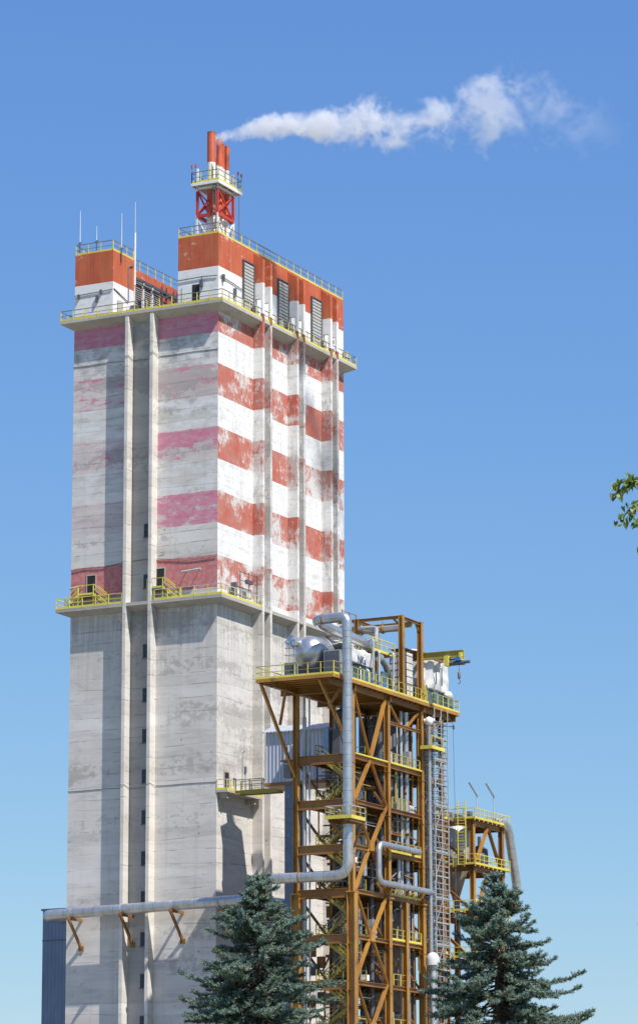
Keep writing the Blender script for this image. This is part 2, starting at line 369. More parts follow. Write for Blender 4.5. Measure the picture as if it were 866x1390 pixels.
# short-side buttresses
for x in (-10.38,-7.31):
    mb=MB(); mb.box(x-.38,x,-P,0,0,ZS-.5,0); mb.build('buttress',M['conc_fin'],T)
def overhang(name,z,th,hn,o,x0,x1,y0,y1,mat):
    """slab ring with a tapered underside"""
    mb=MB()
    ring=lambda e,zz:[(x0-e,y0-e,zz),(x1+e,y0-e,zz),(x1+e,y1+e,zz),(x0-e,y1+e,zz)]
    vs=ring(-.6,z)+ring(o,z)+ring(o,z-th)+ring(0.,z-hn)+ring(-.6,z-hn); fs=[]
    for l in range(4):
        for k in range(4):
            k2=(k+1)%4; fs.append((l*4+k,l*4+k2,(l+1)*4+k2,(l+1)*4+k))
    mb.add(vs,fs); return mb.build(name,mat,T)
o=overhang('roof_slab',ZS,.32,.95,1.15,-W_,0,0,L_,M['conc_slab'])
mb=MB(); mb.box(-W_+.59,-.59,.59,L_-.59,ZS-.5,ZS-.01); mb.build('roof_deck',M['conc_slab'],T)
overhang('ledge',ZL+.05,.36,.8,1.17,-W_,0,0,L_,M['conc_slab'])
# roof-edge railing, interrupted by nothing
e=1.08
railing('railing',[(-W_-e,6,ZS),(-W_-e,-e,ZS),(e,-e,ZS),(e,L_+e,ZS),(-4,L_+e,ZS)],T,base=.15,sp=1.55)
# ledge railings
e=1.12
railing('railing',[(-10.9,-e,ZL+.05),(-W_-e,-e,ZL+.05),(-W_-e,6,ZL+.05)],T,base=.35,sp=1.6,top='yellow')
railing('railing',[(-6.95,-e,ZL+.05),(e,-e,ZL+.05),(e,7.8,ZL+.05)],T,base=.35,sp=1.6,top='lrail')
railing('railing',[(.2,L_+e,ZL+.05),(e,L_+e,ZL+.05),(e,27.5,ZL+.05)],T,base=.1,sp=1.0,post='rail',toem='rail')
# landings with steps under the ledge doors
for xd in (-15.33,-6.86):
    mb=MB(); z=ZL+1.35
    mb.box(xd-1.0,xd+.9,-1.05,0,z-.1,z,2)
    for xx in (xd-1.0,xd+.9): mb.beam((xx,-1.05,ZL),(xx,-1.05,z+1.1),.1,.1,0)
    mb.beam((xd-1,-1.05,z+1.05),(xd+.9,-1.05,z+1.05),.07,.07,0); mb.beam((xd-1,-1.05,z+.1),(xd+.9,-1.05,z+.1),.03,.2,0)
    for sgn in ((-1,1) if xd<-10 else (1,)):
        xa=xd+(.9 if sgn>0 else -1.0); xb=xa+sgn*1.6
        for yy in (-1.05,-.2):
            mb.beam((xa,yy,z),(xb,yy,ZL+.1),.05,.25,0)
            mb.beam((xa,yy,z+1.1),(xb,yy,ZL+1.15),.07,.07,0); mb.beam((xa,yy,z+.6),(xb,yy,ZL+.65),.05,.05,0)
            mb.beam((xb,yy,ZL),(xb,yy,ZL+1.15),.09,.09,0)
        for k in range(5):
            t=(k+.5)/5; xx=xa+(xb-xa)*t; mb.box(xx-.13,xx+.13,-1.02,-.22,z-1.3*t-.02,z-1.3*t+.02,1)
    mb.build('door_steps',[M['yellow'],M['lrail'],M['rail']],T)
    fr=MB(); 
    for a,b_ in ((xd-.62,xd-.50),(xd+.50,xd+.62)): fr.box(a,b_,-.06,.02,z,z+2.25)
    fr.box(xd-.62,xd+.62,-.065,.02,z+2.25,z+2.4)
    d=fr.build('door',M['conc_slab'],T); mb=MB(); mb.box(xd-.5,xd+.5,-.03,.02,z,z+2.25); mb.build('shade_panel',M['dark'],d)  # black panel painted as the shaded doorway, the wall has no hole
# stair-shaft windows in the channel
for z in (72.9,67.4,59.9,55.2,50.85,46.6,42.3,38.0,33.85,29.6,25.3,21,16.7,12.4,8.1):
    mb=MB(); mb.box(-8.82,-8.22,-.035,.02,z-.68,z+.68,0)
    f=mb.build('window',M['glass'],T)
    mb=MB()
    for a,b_ in ((-8.88,-8.82),(-8.22,-8.16)): mb.box(a,b_,-.06,.02,z-.74,z+.74)
    mb.box(-8.82,-8.22,-.06,.02,z+.68,z+.74); mb.box(-8.95,-8.12,-.14,.02,z-.80,z-.74); mb.box(-8.82,-8.22,-.05,.0,z+.10,z+.14)
    mb.build('window_frame',M['gunmetal'],f)
# balcony with its door low on the long side
zb=44.6
mb=MB(); mb.box(0,1.3,-.05,7.7,zb-.22,zb); mb.box(.0,1.0,.5,.75,zb-.8,zb-.22); mb.box(.0,1.0,6.5,6.75,zb-.8,zb-.22)
B=mb.build('balcony',M['conc_slab'],T)
rb=railing('railing',[(.05,.0,zb),(1.25,.0,zb),(1.25,1.6,zb)],B,sp=1.0,base=.1,top='lrail'); 
railing('railing',[(1.25,3.0,zb),(1.25,7.65,zb),(.05,7.65,zb)],B,sp=1.2,base=.1,top='lrail')
mb=MB(); mb.box(-.02,.04,1.65,2.6,zb,zb+2.1,0); d=mb.build('door',M['dark'],T)
mb=MB(); mb.box(-.02,.07,1.5,1.65,zb,zb+2.25); mb.box(-.02,.07,2.6,2.75,zb,zb+2.25); mb.box(-.02,.07,1.65,2.6,zb+2.1,zb+2.25); mb.build('door_frame',M['conc_slab'],d)
mb=MB(); mb.box(0,.12,3.6,4.1,zb+1.0,zb+1.7); mb.build('wall_box',M['gunmetal'],T)
mb=MB(); mb.box(0,.12,6.1,6.4,zb+2.5,zb+3.2); mb.tube([(.05,6.25,zb),(.05,6.25,zb+2.5)],.03,6); mb.tube([(.05,5.6,zb),(.05,5.6,zb+4.6),(.05,6.2,zb+4.9)],.025,6); mb.build('conduit',M['gunmetal'],T)
# cables strung round the short side
for z,sag in ((45.5,.15),(91.9,.1)):
    mb=MB(); pts=[(-W_-.03,.3,z),(-W_-.03,-.05,z)]
    for k in range(9): 
        t=k/8; pts.append((-W_+t*(W_-10.8),-.03,z+.03-.02*math.sin(t*9)))
    pts+=[(-10.80,-1.25,z+.2),(-10.34,-1.25,z+.2),(-10.3,-.1,z-.1),(-7.8,-.1,z-.15),(-7.74,-1.25,z+.2),(-7.27,-1.25,z+.2),(-7.2,-.06,z)]
    for k in range(9):
        t=k/8; pts.append((-7.1+t*7.05,-.03,z-.02*math.sin(t*8)))
    pts.append((.06,-.04,z+.05)); mb.tube(pts,.028,5); mb.build('cable',M['rail'],T)
# conduits, lamps and racks above the ledge
mb=MB()
mb.tube([(-W_,-.08,69.3),(-16.2,-.08,69.5),(-14,-.08,69.4),(-10.8,-.08,69.7)],.04,5)
mb.tube([(-10.3,-.08,69.7),(-7.6,-.08,69.8)],.04,5)
mb.tube([(-7.2,-.08,69.7),(-3.4,-.08,69.2),(-.1,-.08,69.3)],.04,5)
mb.tube([(-6.9,-.08,70.3),(-6.2,-.08,70.35)],.03,5)
mb.build('cable',M['rail'],T)
for x0,x1,z in ((-17.7,-16.1,67.3),(-4.0,-1.7,67.9)):
    mb=MB(); mb.tube([(x0,-.55,z),(x1,-.55,z+.15)],.12,8); mb.beam((x0+.4,-.5,z),(x0+.4,0,z+.2),.06,.06); mb.beam((x1-.4,-.5,z+.1),(x1-.4,0,z+.2),.06,.06); mb.build('tube_lamp',M['lrail'],T)
mb=MB()
for yy in (3.4,5.3,7.2): mb.beam((.9,yy,ZL),(.9,yy,ZL+3.4),.07,.07)
for zz in (1.3,2.3,3.2): mb.beam((.9,3.4,ZL+zz),(.9,7.2,ZL+zz),.06,.06)
mb.box(.6,.95,5.0,6.2,ZL+2.2,ZL+2.6); mb.box(.3,.9,2.4,2.7,ZL,ZL+1.9)
mb.build('pipe_rack',M['gunmetal'],T)
mb=MB()
for yy in (27.4,29.2,30.9): mb.beam((1.0,yy,ZL),(1.0,yy,ZL+3.0),.09,.09)
for zz in (.9,1.9,2.9): mb.beam((1.0,27.4,ZL+zz),(1.0,30.9,ZL+zz),.07,.07)
mb.build('pipe_rack',M['brown'],T)

# penthouses
mb=MB(); mb.box(-4.95,0,0,L_,ZS,ZR); PH=mb.build('penthouse',M['pent'],T); PH['label']='long penthouse with red top half, white foot and slatted louvres'
railing('railing',[(-4.9,L_-.1,ZR),(-4.9,.06,ZR),(-.06,.06,ZR),(-.06,L_-.1,ZR)],PH,sp=1.75,base=.45,h=1.15)
for y in (5.42,13.6,21.75):
    mb=MB(); y1=y+2.35; mb.box(.0,.05,y,y1,97.35,103.1,0)
    for k in range(15): mb.box(.05,.16,y+.06,y1-.06,97.45+k*.375,97.45+k*.375+.27,1)
    for a,b_ in ((y-.08,y+.06),(y1-.06,y1+.08)): mb.box(0,.24,a,b_,97.3,103.2,2)
    mb.box(0,.24,y+.06,y1-.06,103.06,103.2,2)
    mb.build('louvre',[M['dark'],M['lrail'],M['gunmetal']],PH)
mb=MB(); mb.box(-3.2,-2.3,-.03,.0,97.05,99.35); d=mb.build('door',M['dark'],PH); mb=MB(); mb.box(-4.4,-3.25,-.08,-.03,97.1,99.3); mb.build('door_leaf',M['white'],d)
mb=MB(); mb.tube([(-4.9,-.1,100.0),(-2.0,-.1,100.1),(-.1,-.1,100.0)],.05,6); mb.tube([(-2.0,-.1,100.1),(-2.0,-.1,98.6)],.06,6); mb.box(-2.15,-1.85,-.3,0,99.0,99.7)
mb.tube([(.1,.2,100.0),(.1,3.2,99.9),(.1,5.2,99.7)],.05,6); mb.box(0,.3,.7,.95,99.5,100.3); mb.box(0,.3,3.3,3.6,98.4,99.4)
mb.build('conduit',M['gunmetal'],PH)
for y in (6.4,14.6,22.8,28.4):
    mb=MB(); mb.box(.35,.8,y+.6,y+1.35,ZS,ZS+1.4,0)
    for k in range(6): mb.box(.36,.79,y+.57,y+.6,ZS+.15+k*.2,ZS+.24+k*.2,1)
    mb.build('vent_box',[M['lrail'],M['gunmetal']],PH)
for k in range(5): mb=MB(); mb.box(0,.06,27.3,27.5,98+k*1.0,98.4+k*1.0); mb.build('vent',M['gunmetal'],PH)
mb=MB(); mb.box(-W_,-13.05,0,4.5,ZS,ZR-.15,0); mb.box(-W_+.002,-13.7,4.5,L_,ZS,ZR-.7,0); PL=mb.build('penthouse',M['pent'],T); PL['label']='small stair house with red top half, white foot and antennas'
railing('railing',[(-W_+.06,8,ZR-.15),(-W_+.06,.06,ZR-.15),(-13.12,.06,ZR-.15),(-13.12,4.45,ZR-.15)],PL,sp=1.55,base=.45,h=1.15)
railing('railing',[(-13.75,5.2,ZR-.7),(-13.75,L_-.2,ZR-.7)],PL,sp=1.7,base=.3,h=1.15,toe=False)
for y in (5.6,7.6,9.6):
    mb=MB(); mb.box(-13.7,-13.66,y,y+1.7,98.0,102.9,0)
    for k in range(20): mb.box(-13.66,-13.56,y,y+1.7,98.05+k*.245,98.12+k*.245,1)
    mb.box(-13.7,-13.5,y-.15,y,97.4,103.1,2)
    mb.build('louvre',[M['dark'],M['lrail'],M['white']],PL)
mb=MB(); mb.beam((-13.55,4.6,103.0),(-13.55,28,103.0),.1,.3); mb.tube([(-13.4,4.7,102.6),(-13.4,9,102.4),(-13.3,18,102.3)],.08,6)
for y in (11.6,12.6,14.2,15.0): mb.beam((-13.5,y,97.0),(-13.5,y,103.6),.12,.12)
mb.box(-13.7,-13.2,12.4,13.6,99,101); mb.box(-12.9,-12.2,3.5,4.3,97,99.2); mb.build('pipework',M['gunmetal'],PL)
mb=MB(); mb.tube([(-W_,-.08,100.0),(-14.6,-.08,100.1),(-13.1,-.08,100.2)],.05,6); mb.tube([(-13.0,.1,100.3),(-12.95,3.2,99.5),(-12.95,3.2,103.6),(-12.95,4.2,103.9)],.06,6)
mb.box(-15.1,-14.9,-.25,0,98.9,99.7); mb.box(-17.4,-17.2,-.25,0,99.6,100.1); mb.box(-14.6,-14.4,-.25,0,99.8,100.3); mb.build('conduit',M['gunmetal'],PL)
mb=MB(); mb.box(-12.97,-12.93,.9,2.0,ZS,99.2); mb.box(-12.93,-12.9,1.2,1.7,97.6,98.8); mb.build('door',M['lrail'],PL)
# things between the two penthouses
mb=MB(); mb.box(-12.6,-11.5,2.0,3.5,ZS,ZS+1.3); mb.box(-9.6,-9.0,8,8.8,ZS,ZS+2.6); mb.tube([(-10.6,6,ZS),(-10.6,6,ZS+1.8),(-8.5,6,ZS+1.8)],.12,8); mb.box(-7.4,-6.5,1.2,2.2,ZS,ZS+1.0)
for k in range(6): mb.beam((-11.5+k*1.1,10,ZS),(-11.5+k*1.1,10,ZS+2.4+.5*(k%3)),.1,.1)
mb.build('roof_unit',M['lrail'],T)

# antennas
for x,y,z0,z1,r,lab in ((-17.6,.5,ZR-.2,109.9,.035,'tall thin whip antenna at the far left corner of the stair house roof'),
                      (-15.6,.7,ZR-.2,107.9,.03,'shortest thin whip antenna in the middle of the stair house roof'),
                      (-12.9,1.5,ZR-1.2,109.2,.035,'thin whip antenna rising just left of the thick white mast'),
                      (-13.0,4.6,ZR-3.0,111.4,.035,'tallest whip antenna on the thick white mast behind the stair house')):
    t=thing('antenna',(x,y,z0),lab,'antenna','whip antennas on the stair house roof')
    mb=MB(); mb.tube([(x,y,z0+1.6),(x,y,z1)],[r*1.3,r*.7],6); mb.build('whip',M['white'],t)
    mb=MB(); mb.tube([(x,y,z0),(x,y,z0+1.7)],.07 if z1<111 else .13,8); mb.beam((x-.3,y,z0+1.5),(x+.3,y,z0+1.6),.05,.05)
    if z1>111: mb.tube([(x,y,z0+1.7),(x,y,z0+6.0)],.115,8)
    mb.build('mast',M['white' if z1>111 else 'gunmetal'],t)

# ------------------------------------------------------------------ flue cluster
F=thing('flue_stack',(-2.2,3.2,ZR),'red and white steel lattice holding four flue pipes on the roof','chimney')
fx=(-3.45,-1.0); fy=(1.5,5.1)
for x in fx:
    for y in fy:
        mb=MB(); mb.beam((x,y,ZR),(x,y,107.6),.24,.24,0); mb.beam((x,y,107.6),(x,y,110.3),.25,.25,1); mb.beam((x,y,110.3),(x,y,112.9),.2,.2,0); mb.build('column',[M['white'],M['red']],F)
def rect(mb,z,s,mi):
    mb.beam((fx[0],fy[0],z),(fx[1],fy[0],z),s,s,mi); mb.beam((fx[0],fy[1],z),(fx[1],fy[1],z),s,s,mi)
    mb.beam((fx[0],fy[0],z),(fx[0],fy[1],z),s,s,mi); mb.beam((fx[1],fy[0],z),(fx[1],fy[1],z),s,s,mi)
mb=MB(); rect(mb,107.5,.32,1); rect(mb,110.6,.2,0)
for (a,b_) in (((fx[0],fy[0]),(fx[1],fy[0])),((fx[1],fy[0]),(fx[1],fy[1])),((fx[0],fy[1]),(fx[1],fy[1])),((fx[0],fy[0]),(fx[0],fy[1]))):
    mb.beam((*a,107.6),(*b_,110.4),.15,.15,1); mb.beam((*b_,107.6),(*a,110.4),.15,.15,1)
    mx=((a[0]+b_[0])/2,(a[1]+b_[1])/2); mb.beam((*a,107.3),(*mx,105.0),.13,.13,0); mb.beam((*b_,107.3),(*mx,105.0),.13,.13,0)
mb.build('lattice',[M['white'],M['red']],F)
for x,y,r,zt in ((-2.18,2.3,.47,117.1),(-1.55,3.0,.34,116.4),(-1.62,3.75,.27,116.1),(-1.42,4.45,.26,116.0)):
    mb=MB()
    for a,b_,mi in ((ZR,107.7,1),(107.7,110.5,0),(110.5,113.6 if r>.4 else 113.2,1),(113.6 if r>.4 else 113.2,zt,0)):
        mb.tube([(x,y,a),(x,y,b_)],r,20,mi,cap=False)
    mb.tube([(x,y,zt-1.2),(x,y,zt)],r*.9,16,2,cap=False); mb.tube([(x,y,zt-.08),(x,y,zt)],r*1.04,16,2,cap=False)
    mb.tube([(x,y,zt-1.3),(x,y,zt-1.2)],r*.9,16,2)
    mb.build('flue',[M['orange'],M['white'],M['brown']],F)
mb=MB(); zp=111.15
mb.box(-3.95,-.55,1.0,6.3,zp-.06,zp,0)
for y in (1.0,2.3,3.6,4.9,6.3): mb.beam((-3.95,y,zp-.2),(-.55,y,zp-.2),.12,.26,0)
for x in (-3.95,-.55): mb.beam((x,1.0,zp-.22),(x,6.3,zp-.22),.12,.32,0)
mb.build('platform',M['white'],F)
railing('railing',[(-3.9,1.05,zp),(-.6,1.05,zp),(-.6,6.25,zp),(-3.9,6.25,zp)],F,closed=True,sp=1.3,h=1.2,base=.15,posw=.08)
for x,y in ((-3.9,1.05),(-3.4,1.0),(-.6,5.5),(-.6,6.25)):
    mb=MB(); mb.tube([(x,y,zp),(x,y,zp+1.75)],.035,6,0); mb.tube([(x,y,zp+1.75),(x,y,zp+2.1)],.1,8,1); mb.build('warning_lamp',[M['rail'],M['red']],F)
mb=MB(); mb.beam((-1.0,1.2,ZR),(-1.0,1.2,zp+2.6),.07,.07); mb.beam((-1.35,1.2,ZR),(-1.35,1.2,zp+1.6),.05,.05)
for k in range(20): mb.beam((-1.35,1.2,ZR+.3+k*.33),(-1.0,1.2,ZR+.3+k*.33),.04,.04)
mb.beam((-.55,5.6,ZR),(-.55,5.6,zp),.06,.06); mb.build('ladder',M['rail'],F)
# yellow service post on the platform
mb=MB(); mb.beam((-1.6,1.4,zp),(-1.6,1.4,zp+2.0),.14,.14); mb.build('service_post',M['yellow'],F)

# ------------------------------------------------------------------ steel process structure
S=thing('steel_structure',(18.4,-4,0),'tall ochre steel frame with stairs, floors and a railed top deck beside the concrete tower','steel structure')
XA,XB=15.45,21.5; YS=(-12.0,-4.0,3.9); ZD=52.7
LV=[45.6,41.2,36.8,32.5,28.1,23.7,19.3,14.9,10.5,6.1]
for x in (XA,XB):
    for y in YS:
        mb=MB(); wlow=.85 if y==-12 else .6
        mb.ibeam((x,y,0),(x,y,32.1),.6 if y!=-12 else .75,wlow,.07,0,up=(1,0,0)); mb.ibeam((x,y,32.1),(x,y,ZD-.9),.5,.5,.06,0,up=(1,0,0))
        mb.box(x-.45,x+.45,y-.45,y+.45,32.05,32.2,0)
        for z in LV:
            mb.box(x-.3,x+.3,y-.3,y+.3,z-.95,z-.9,0)
        mb.build('column',M['ochre'],S)
for x in (XA,XB):
    mb=MB(); mb.ibeam((x,-.1,0),(x,-.1,32.0),.5,.55,.06,0,up=(1,0,0)); mb.build('column',M['ochre'],S)
for z in LV:
    for y in YS:
        mb=MB(); mb.ibeam((XA+.3,y,z-.45),(XB-.3,y,z-.45),.4,.9 if y==-12 else .6,.05); mb.build('cross_beam',M['brown'],S)  # front beams: the shade on the ochre is put into a darker brown
    for x in (XA,XB):
        mb=MB(); hh=.42
        mb.ibeam((x,YS[0]+.3,z-.25),(x,YS[1]-.3,z-.25),.35,hh,.05); mb.ibeam((x,YS[1]+.3,z-.25),(x,YS[2]-.3,z-.25),.35,hh,.05); mb.build('edge_beam',M['ochre' if z>45 else 'brown'],S)
    # floor grating with joists, open at the stairwell
    mb=MB(); y0=-8.4 if z!=45.6 else -9.0
    mb.box(XA+.3,XB-.25,y0,3.8,z-.03,z+.02,0)
    mb.box(XA+.3,XA+2.0,-11.7,y0-.002,z-.03,z+.02,0)
    for k in range(6): mb.beam((XA+.3,y0+1+k*2.0,z-.15),(XB-.3,y0+1+k*2.0,z-.15),.12,.22,0)
    mb.beam((XA+2.0,-11.7,z-.12),(XA+2.0,3.8,z-.12),.12,.2,0); mb.beam((XA+4.,-8.4,z-.12),(XA+4.,3.8,z-.12),.12,.2,0)
    mb.build('floor',M['brown'],S)
    full = z in (45.6,36.8,32.5,28.1)
    railing('railing',[(XB+.05,-3.6,z),(XB+.05,3.5,z)] if full else [(XB+.05,-3.0,z),(XB+.05,.2,z)],S,sp=1.4,top='olive',toe=full)
    railing('railing',[(XA+2.0,-11.7,z),(XA+2.0,-8.4,z),(XB-.3,-8.4,z)],S,sp=1.4,post='olive',top='rail',toem='olive')
mb=MB(); mb.box(XB-.05,XB+.28,-11.6,-4.35,45.58,45.72); mb.box(XB-.05,XB+.28,-3.65,3.55,45.58,45.72); mb.build('kick_plate',M['yellow'],S)
mb=MB(); mb.ibeam((XB,YS[1]+.3,49.7),(XB,YS[2]-.3,49.7),.28,.3,.04); mb.build('edge_beam',M['ochre'],S)
# stairs: two flights per storey in the front bay
for i,z in enumerate(LV[:-1]):
    zlo=LV[i+1]; zm=(z+zlo)/2
    mb=MB()
    stair(mb,(20.4,-11.4,zm),(17.6,-11.4,z),.9,'x',0,1)
    stair(mb,(17.6,-10.2,zlo),(20.4,-10.2,zm),.9,'x',0,1)
    mb.box(20.35,21.2,-11.5,-9.2,zm-.06,zm,1); mb.box(20.35,21.2,-11.55,-11.48,zm-.25,zm+.1,0)
    for hh in (.55,1.05): mb.beam((21.15,-11.4,zm+hh),(21.15,-9.3,zm+hh),.06,.06,0)
    mb.build('stairs',[M['olive'],M['brown']],S)
# the braces on the long side and the front
BW=.30
def brace(p,q,w=BW):
    mb=MB(); mb.ibeam(p,q,w,w,.05); mb.build('brace',M['ochre'],S)
x=XB+.1
brace((x,-11.6,51.6),(x,-8.2,45.7),.22); brace((x,-4.6,51.9),(x,-8.0,45.7),.32)
zz=[45.3,41.2,36.9,32.4,28.1,23.7,19.3,14.9]
for i in range(0,len(zz)-1):
    a,b_=zz[i],zz[i+1]
    if i%2==0: brace((x,-8.2,a),(x,-11.6,b_),.30); brace((x,-8.0,a),(x,-4.5,b_),.24)
    else: brace((x,-11.6,a),(x,-8.2,b_),.24); brace((x,-4.5,a),(x,-8.0,b_),.30)
for i,a in enumerate(zz[1:]):
    if i%2==1:
        mb=MB(); mb.box(x-.02,x+.22,-8.6,-7.6,a-.5,a+.5); mb.build('gusset',M['ochre'],S)
for y in (-4,3.9):
    for i,z in enumerate(LV[:-1]):
        mb=MB(); z2=LV[i+1]
        mb.beam(((XA+XB)/2,y-.1,z-.7),(XA+.3,y-.1,z2),.2,.2); mb.beam(((XA+XB)/2,y-.1,z-.7),(XB-.3,y-.1,z2),.2,.2); mb.build('brace',M['brown'],S)
for i,z in enumerate(LV[:6]):
    mb=MB(); z2=LV[i+1]; mb.beam((XA-.05,-11.6,z-.5),(XA-.05,-4.4,z2),.2,.2); mb.beam((XA-.05,-4.4+.0,z-.5),(XA-.05,3.5,z2),.2,.2); mb.build('brace',M['brown'],S)
# top deck
dx0,dx1,dy0,dy1=13.65,22.1,-17.0,12.1
mb=MB(); mb.box(dx0,dx1,dy0,dy1,ZD-.04,ZD,0); mb.build('deck_plate',M['gunmetal'],S)
mb=MB()
for y in (-12,-4,3.9,11.5): mb.ibeam((dx0+.1,y,ZD-.55),(dx1-.1,y,ZD-.55),.4,.8,.06)
for xx in (XA,XB): mb.ibeam((xx,dy0+.2,ZD-.5),(xx,dy1-.2,ZD-.5),.36,.7,.06)
mb.build('deck_beam',M['brown'],S)
mb=MB()
y=dy0+.7
while y<dy1: mb.ibeam((dx0,y,ZD-.2),(dx1,y,ZD-.2),.2,.3,.04); y+=1.18
mb.build('deck_joist',M['ochre'],S)
mb=MB()
mb.beam((dx0,dy0,ZD-.15),(dx1,dy0,ZD-.15),.12,.34); mb.beam((dx1,dy0,ZD-.15),(dx1,dy1,ZD-.15),.12,.34); mb.beam((dx0,dy0,ZD-.15),(dx0,dy1,ZD-.15),.12,.34); mb.beam((dx0,dy1,ZD-.15),(dx1,dy1,ZD-.15),.12,.34)
mb.build('deck_edge',M['ochre'],S)
mb=MB()
for p,q in (((dx0,dy0),(dx1,dy0)),((dx1,dy0),(dx1,dy1)),((dx0,dy0),(dx0,dy1))): mb.beam((*p,ZD+.12),(*q,ZD+.12),.05,.2)
mb.build('kick_plate',M['yellow'],S)
railing('railing',[(dx0,dy1,ZD),(dx0,dy0,ZD),(dx1,dy0,ZD),(dx1,dy1,ZD),(dx0,dy1,ZD)],S,sp=1.35,top='olive',toe=False,h=1.25,base=.3,posw=.08)
for p,q in (((14.0,-16.7,ZD-.4),(XA,-12.2,43.6)),((dx1-1.7,-16.7,ZD-.4),(XB-.2,-12.3,46.4)),((XB-.6,-13.2,51.9),(XB-1.25,-14.6,49.8))): brace(p,q,.26)
brace((15.6,-14.5,52.0),(14.85,-14.3,48.5),.22)
brace((XB,10.6,ZD-.4),(XB,4.2,49.2),.24); brace((XB,-3.6,51.7),(XB,-1,49.8),.2); brace((XB,3.5,51.7),(XB,.6,49.8),.2)
# portal over the deck
for xx,y in ((XB+.1,-.65),(XB+.1,3.8),(16.6,-.65),(16.6,3.8)):
    mb=MB(); mb.ibeam((xx,y,ZD),(xx,y,61.1),.5,.5,.06,0,up=(1,0,0)); mb.build('portal_post',M['ochre'],S)
mb=MB(); mb.ibeam((14.5,-.65,60.9),(XB+.1,-.65,60.9),.3,.3,.05); mb.ibeam((16.6,-.65,60.85),(16.6,3.8,60.85),.3,.3,.05); mb.ibeam((XB+.1,-.65,60.85),(XB+.1,3.8,60.85),.3,.3,.05)
mb.beam((XB-.8,-.65,60.8),(XB,-.65,60.0),.18,.18); mb.beam((XB,3.0,60.8),(XB,3.8,60.0),.18,.18)
mb.build('portal_beam',M['brown'],S)
mb=MB(); mb.ibeam((14.8,1.9,60.55),(XB+.1,1.9,60.55),.35,.55,.06); mb.build('lifting_beam',M['olive'],S)
mb=MB(); mb.ibeam((17,3.9,57.9),(XB,3.9,57.9),.3,.45,.06); mb.ibeam((XB,3.9,57.9),(XB,9.6,57.9),.3,.4,.06); mb.ibeam((17.2,9.6,57.9),(XB,9.6,57.9),.3,.4,.06); mb.build('portal_beam',M['brown'],S)
# raised platform behind the duct
mb=MB(); mb.box(17.3,20.9,-5.8,-.6,56.9,57.0,0); mb.beam((20.9,-5.8,56.88),(20.9,-.6,56.88),.12,.26,1); mb.beam((17.3,-5.8,56.88),(20.9,-5.8,56.88),.12,.26,1)
for xx in (17.4,20.8): 
    for yy in (-5.6,): mb.beam((xx,yy,ZD),(xx,yy,56.9),.28,.28,0)
mb.build('upper_platform',[M['brown'],M['yellow']],S)
railing('railing',[(17.3,-.7,57),(17.3,-5.8,57),(20.9,-5.8,57),(20.9,-.8,57)],S,sp=1.1,top='yellow',toe=False,base=.1,posw=.07)
# duct landing in front
mb=MB(); zq=38.75; mb.box(21.2,23.9,-17.1,-14.0,zq-.06,zq,0); mb.ibeam((21.5,-12.3,zq-.25),(21.5,-17.1,zq-.25),.2,.35,.04,0); mb.ibeam((23.8,-14,zq-.25),(23.8,-17.1,zq-.25),.2,.35,.04,0); mb.beam((21.2,-14,zq-.2),(23.9,-14,zq-.2),.16,.3,0)
mb.box(21.2,23.9,-17.15,-17.1,zq-.15,zq+.2,1); mb.box(23.9,23.95,-17.1,-14,zq-.15,zq+.2,1); mb.beam((21.6,-16.8,zq-.4),(21.6,-12.4,36.4),.18,.18,0); mb.beam((23.7,-14.2,zq-.4),(21.8,-12.2,36.4),.18,.18,0)
mb.build('duct_landing',[M['brown'],M['yellow']],S)
railing('railing',[(21.2,-13.9,zq),(21.2,-17.1,zq),(23.9,-17.1,zq),(23.9,-14.0,zq)],S,sp=.95,top='lrail',toe=False,base=.1,posw=.08,post='olive')
# left bracket platform on the corner column
mb=MB(); mb.box(14.0,15.2,-12.6,-11.2,45.15,45.3,0); mb.box(14.2,15.0,-12.3,-11.5,43.6,44.9,1); mb.beam((14.1,-12.5,45.3),(14.1,-12.5,46.8),.06,.06,1); mb.beam((15.1,-12.6,46.8),(14.1,-12.5,46.8),.05,.05,1); mb.beam((14.1,-11.3,45.3),(14.1,-11.3,46.8),.06,.06,1); mb.build('bracket_platform',[M['brown'],M['rail']],S)
# right small bracket platform by the scaffold
mb=MB(); mb.box(XB+.3,XB+1.6,3.2,6.2,47.9,48.0,0); mb.box(XB+1.6,XB+1.65,3.2,6.2,47.85,48.2,1); mb.box(XB+.3,XB+1.6,3.15,3.2,47.85,48.2,1); mb.beam((XB+1.5,6.1,48),(XB+1.5,6.1,49.3),.08,.08,1); mb.beam((XB+1.5,3.3,48),(XB+1.5,3.3,49.3),.08,.08,1); mb.beam((XB+1.5,3.3,49.2),(XB+1.5,6.1,49.2),.06,.06,1); mb.build('bracket_platform',[M['brown'],M['yellow']],S)
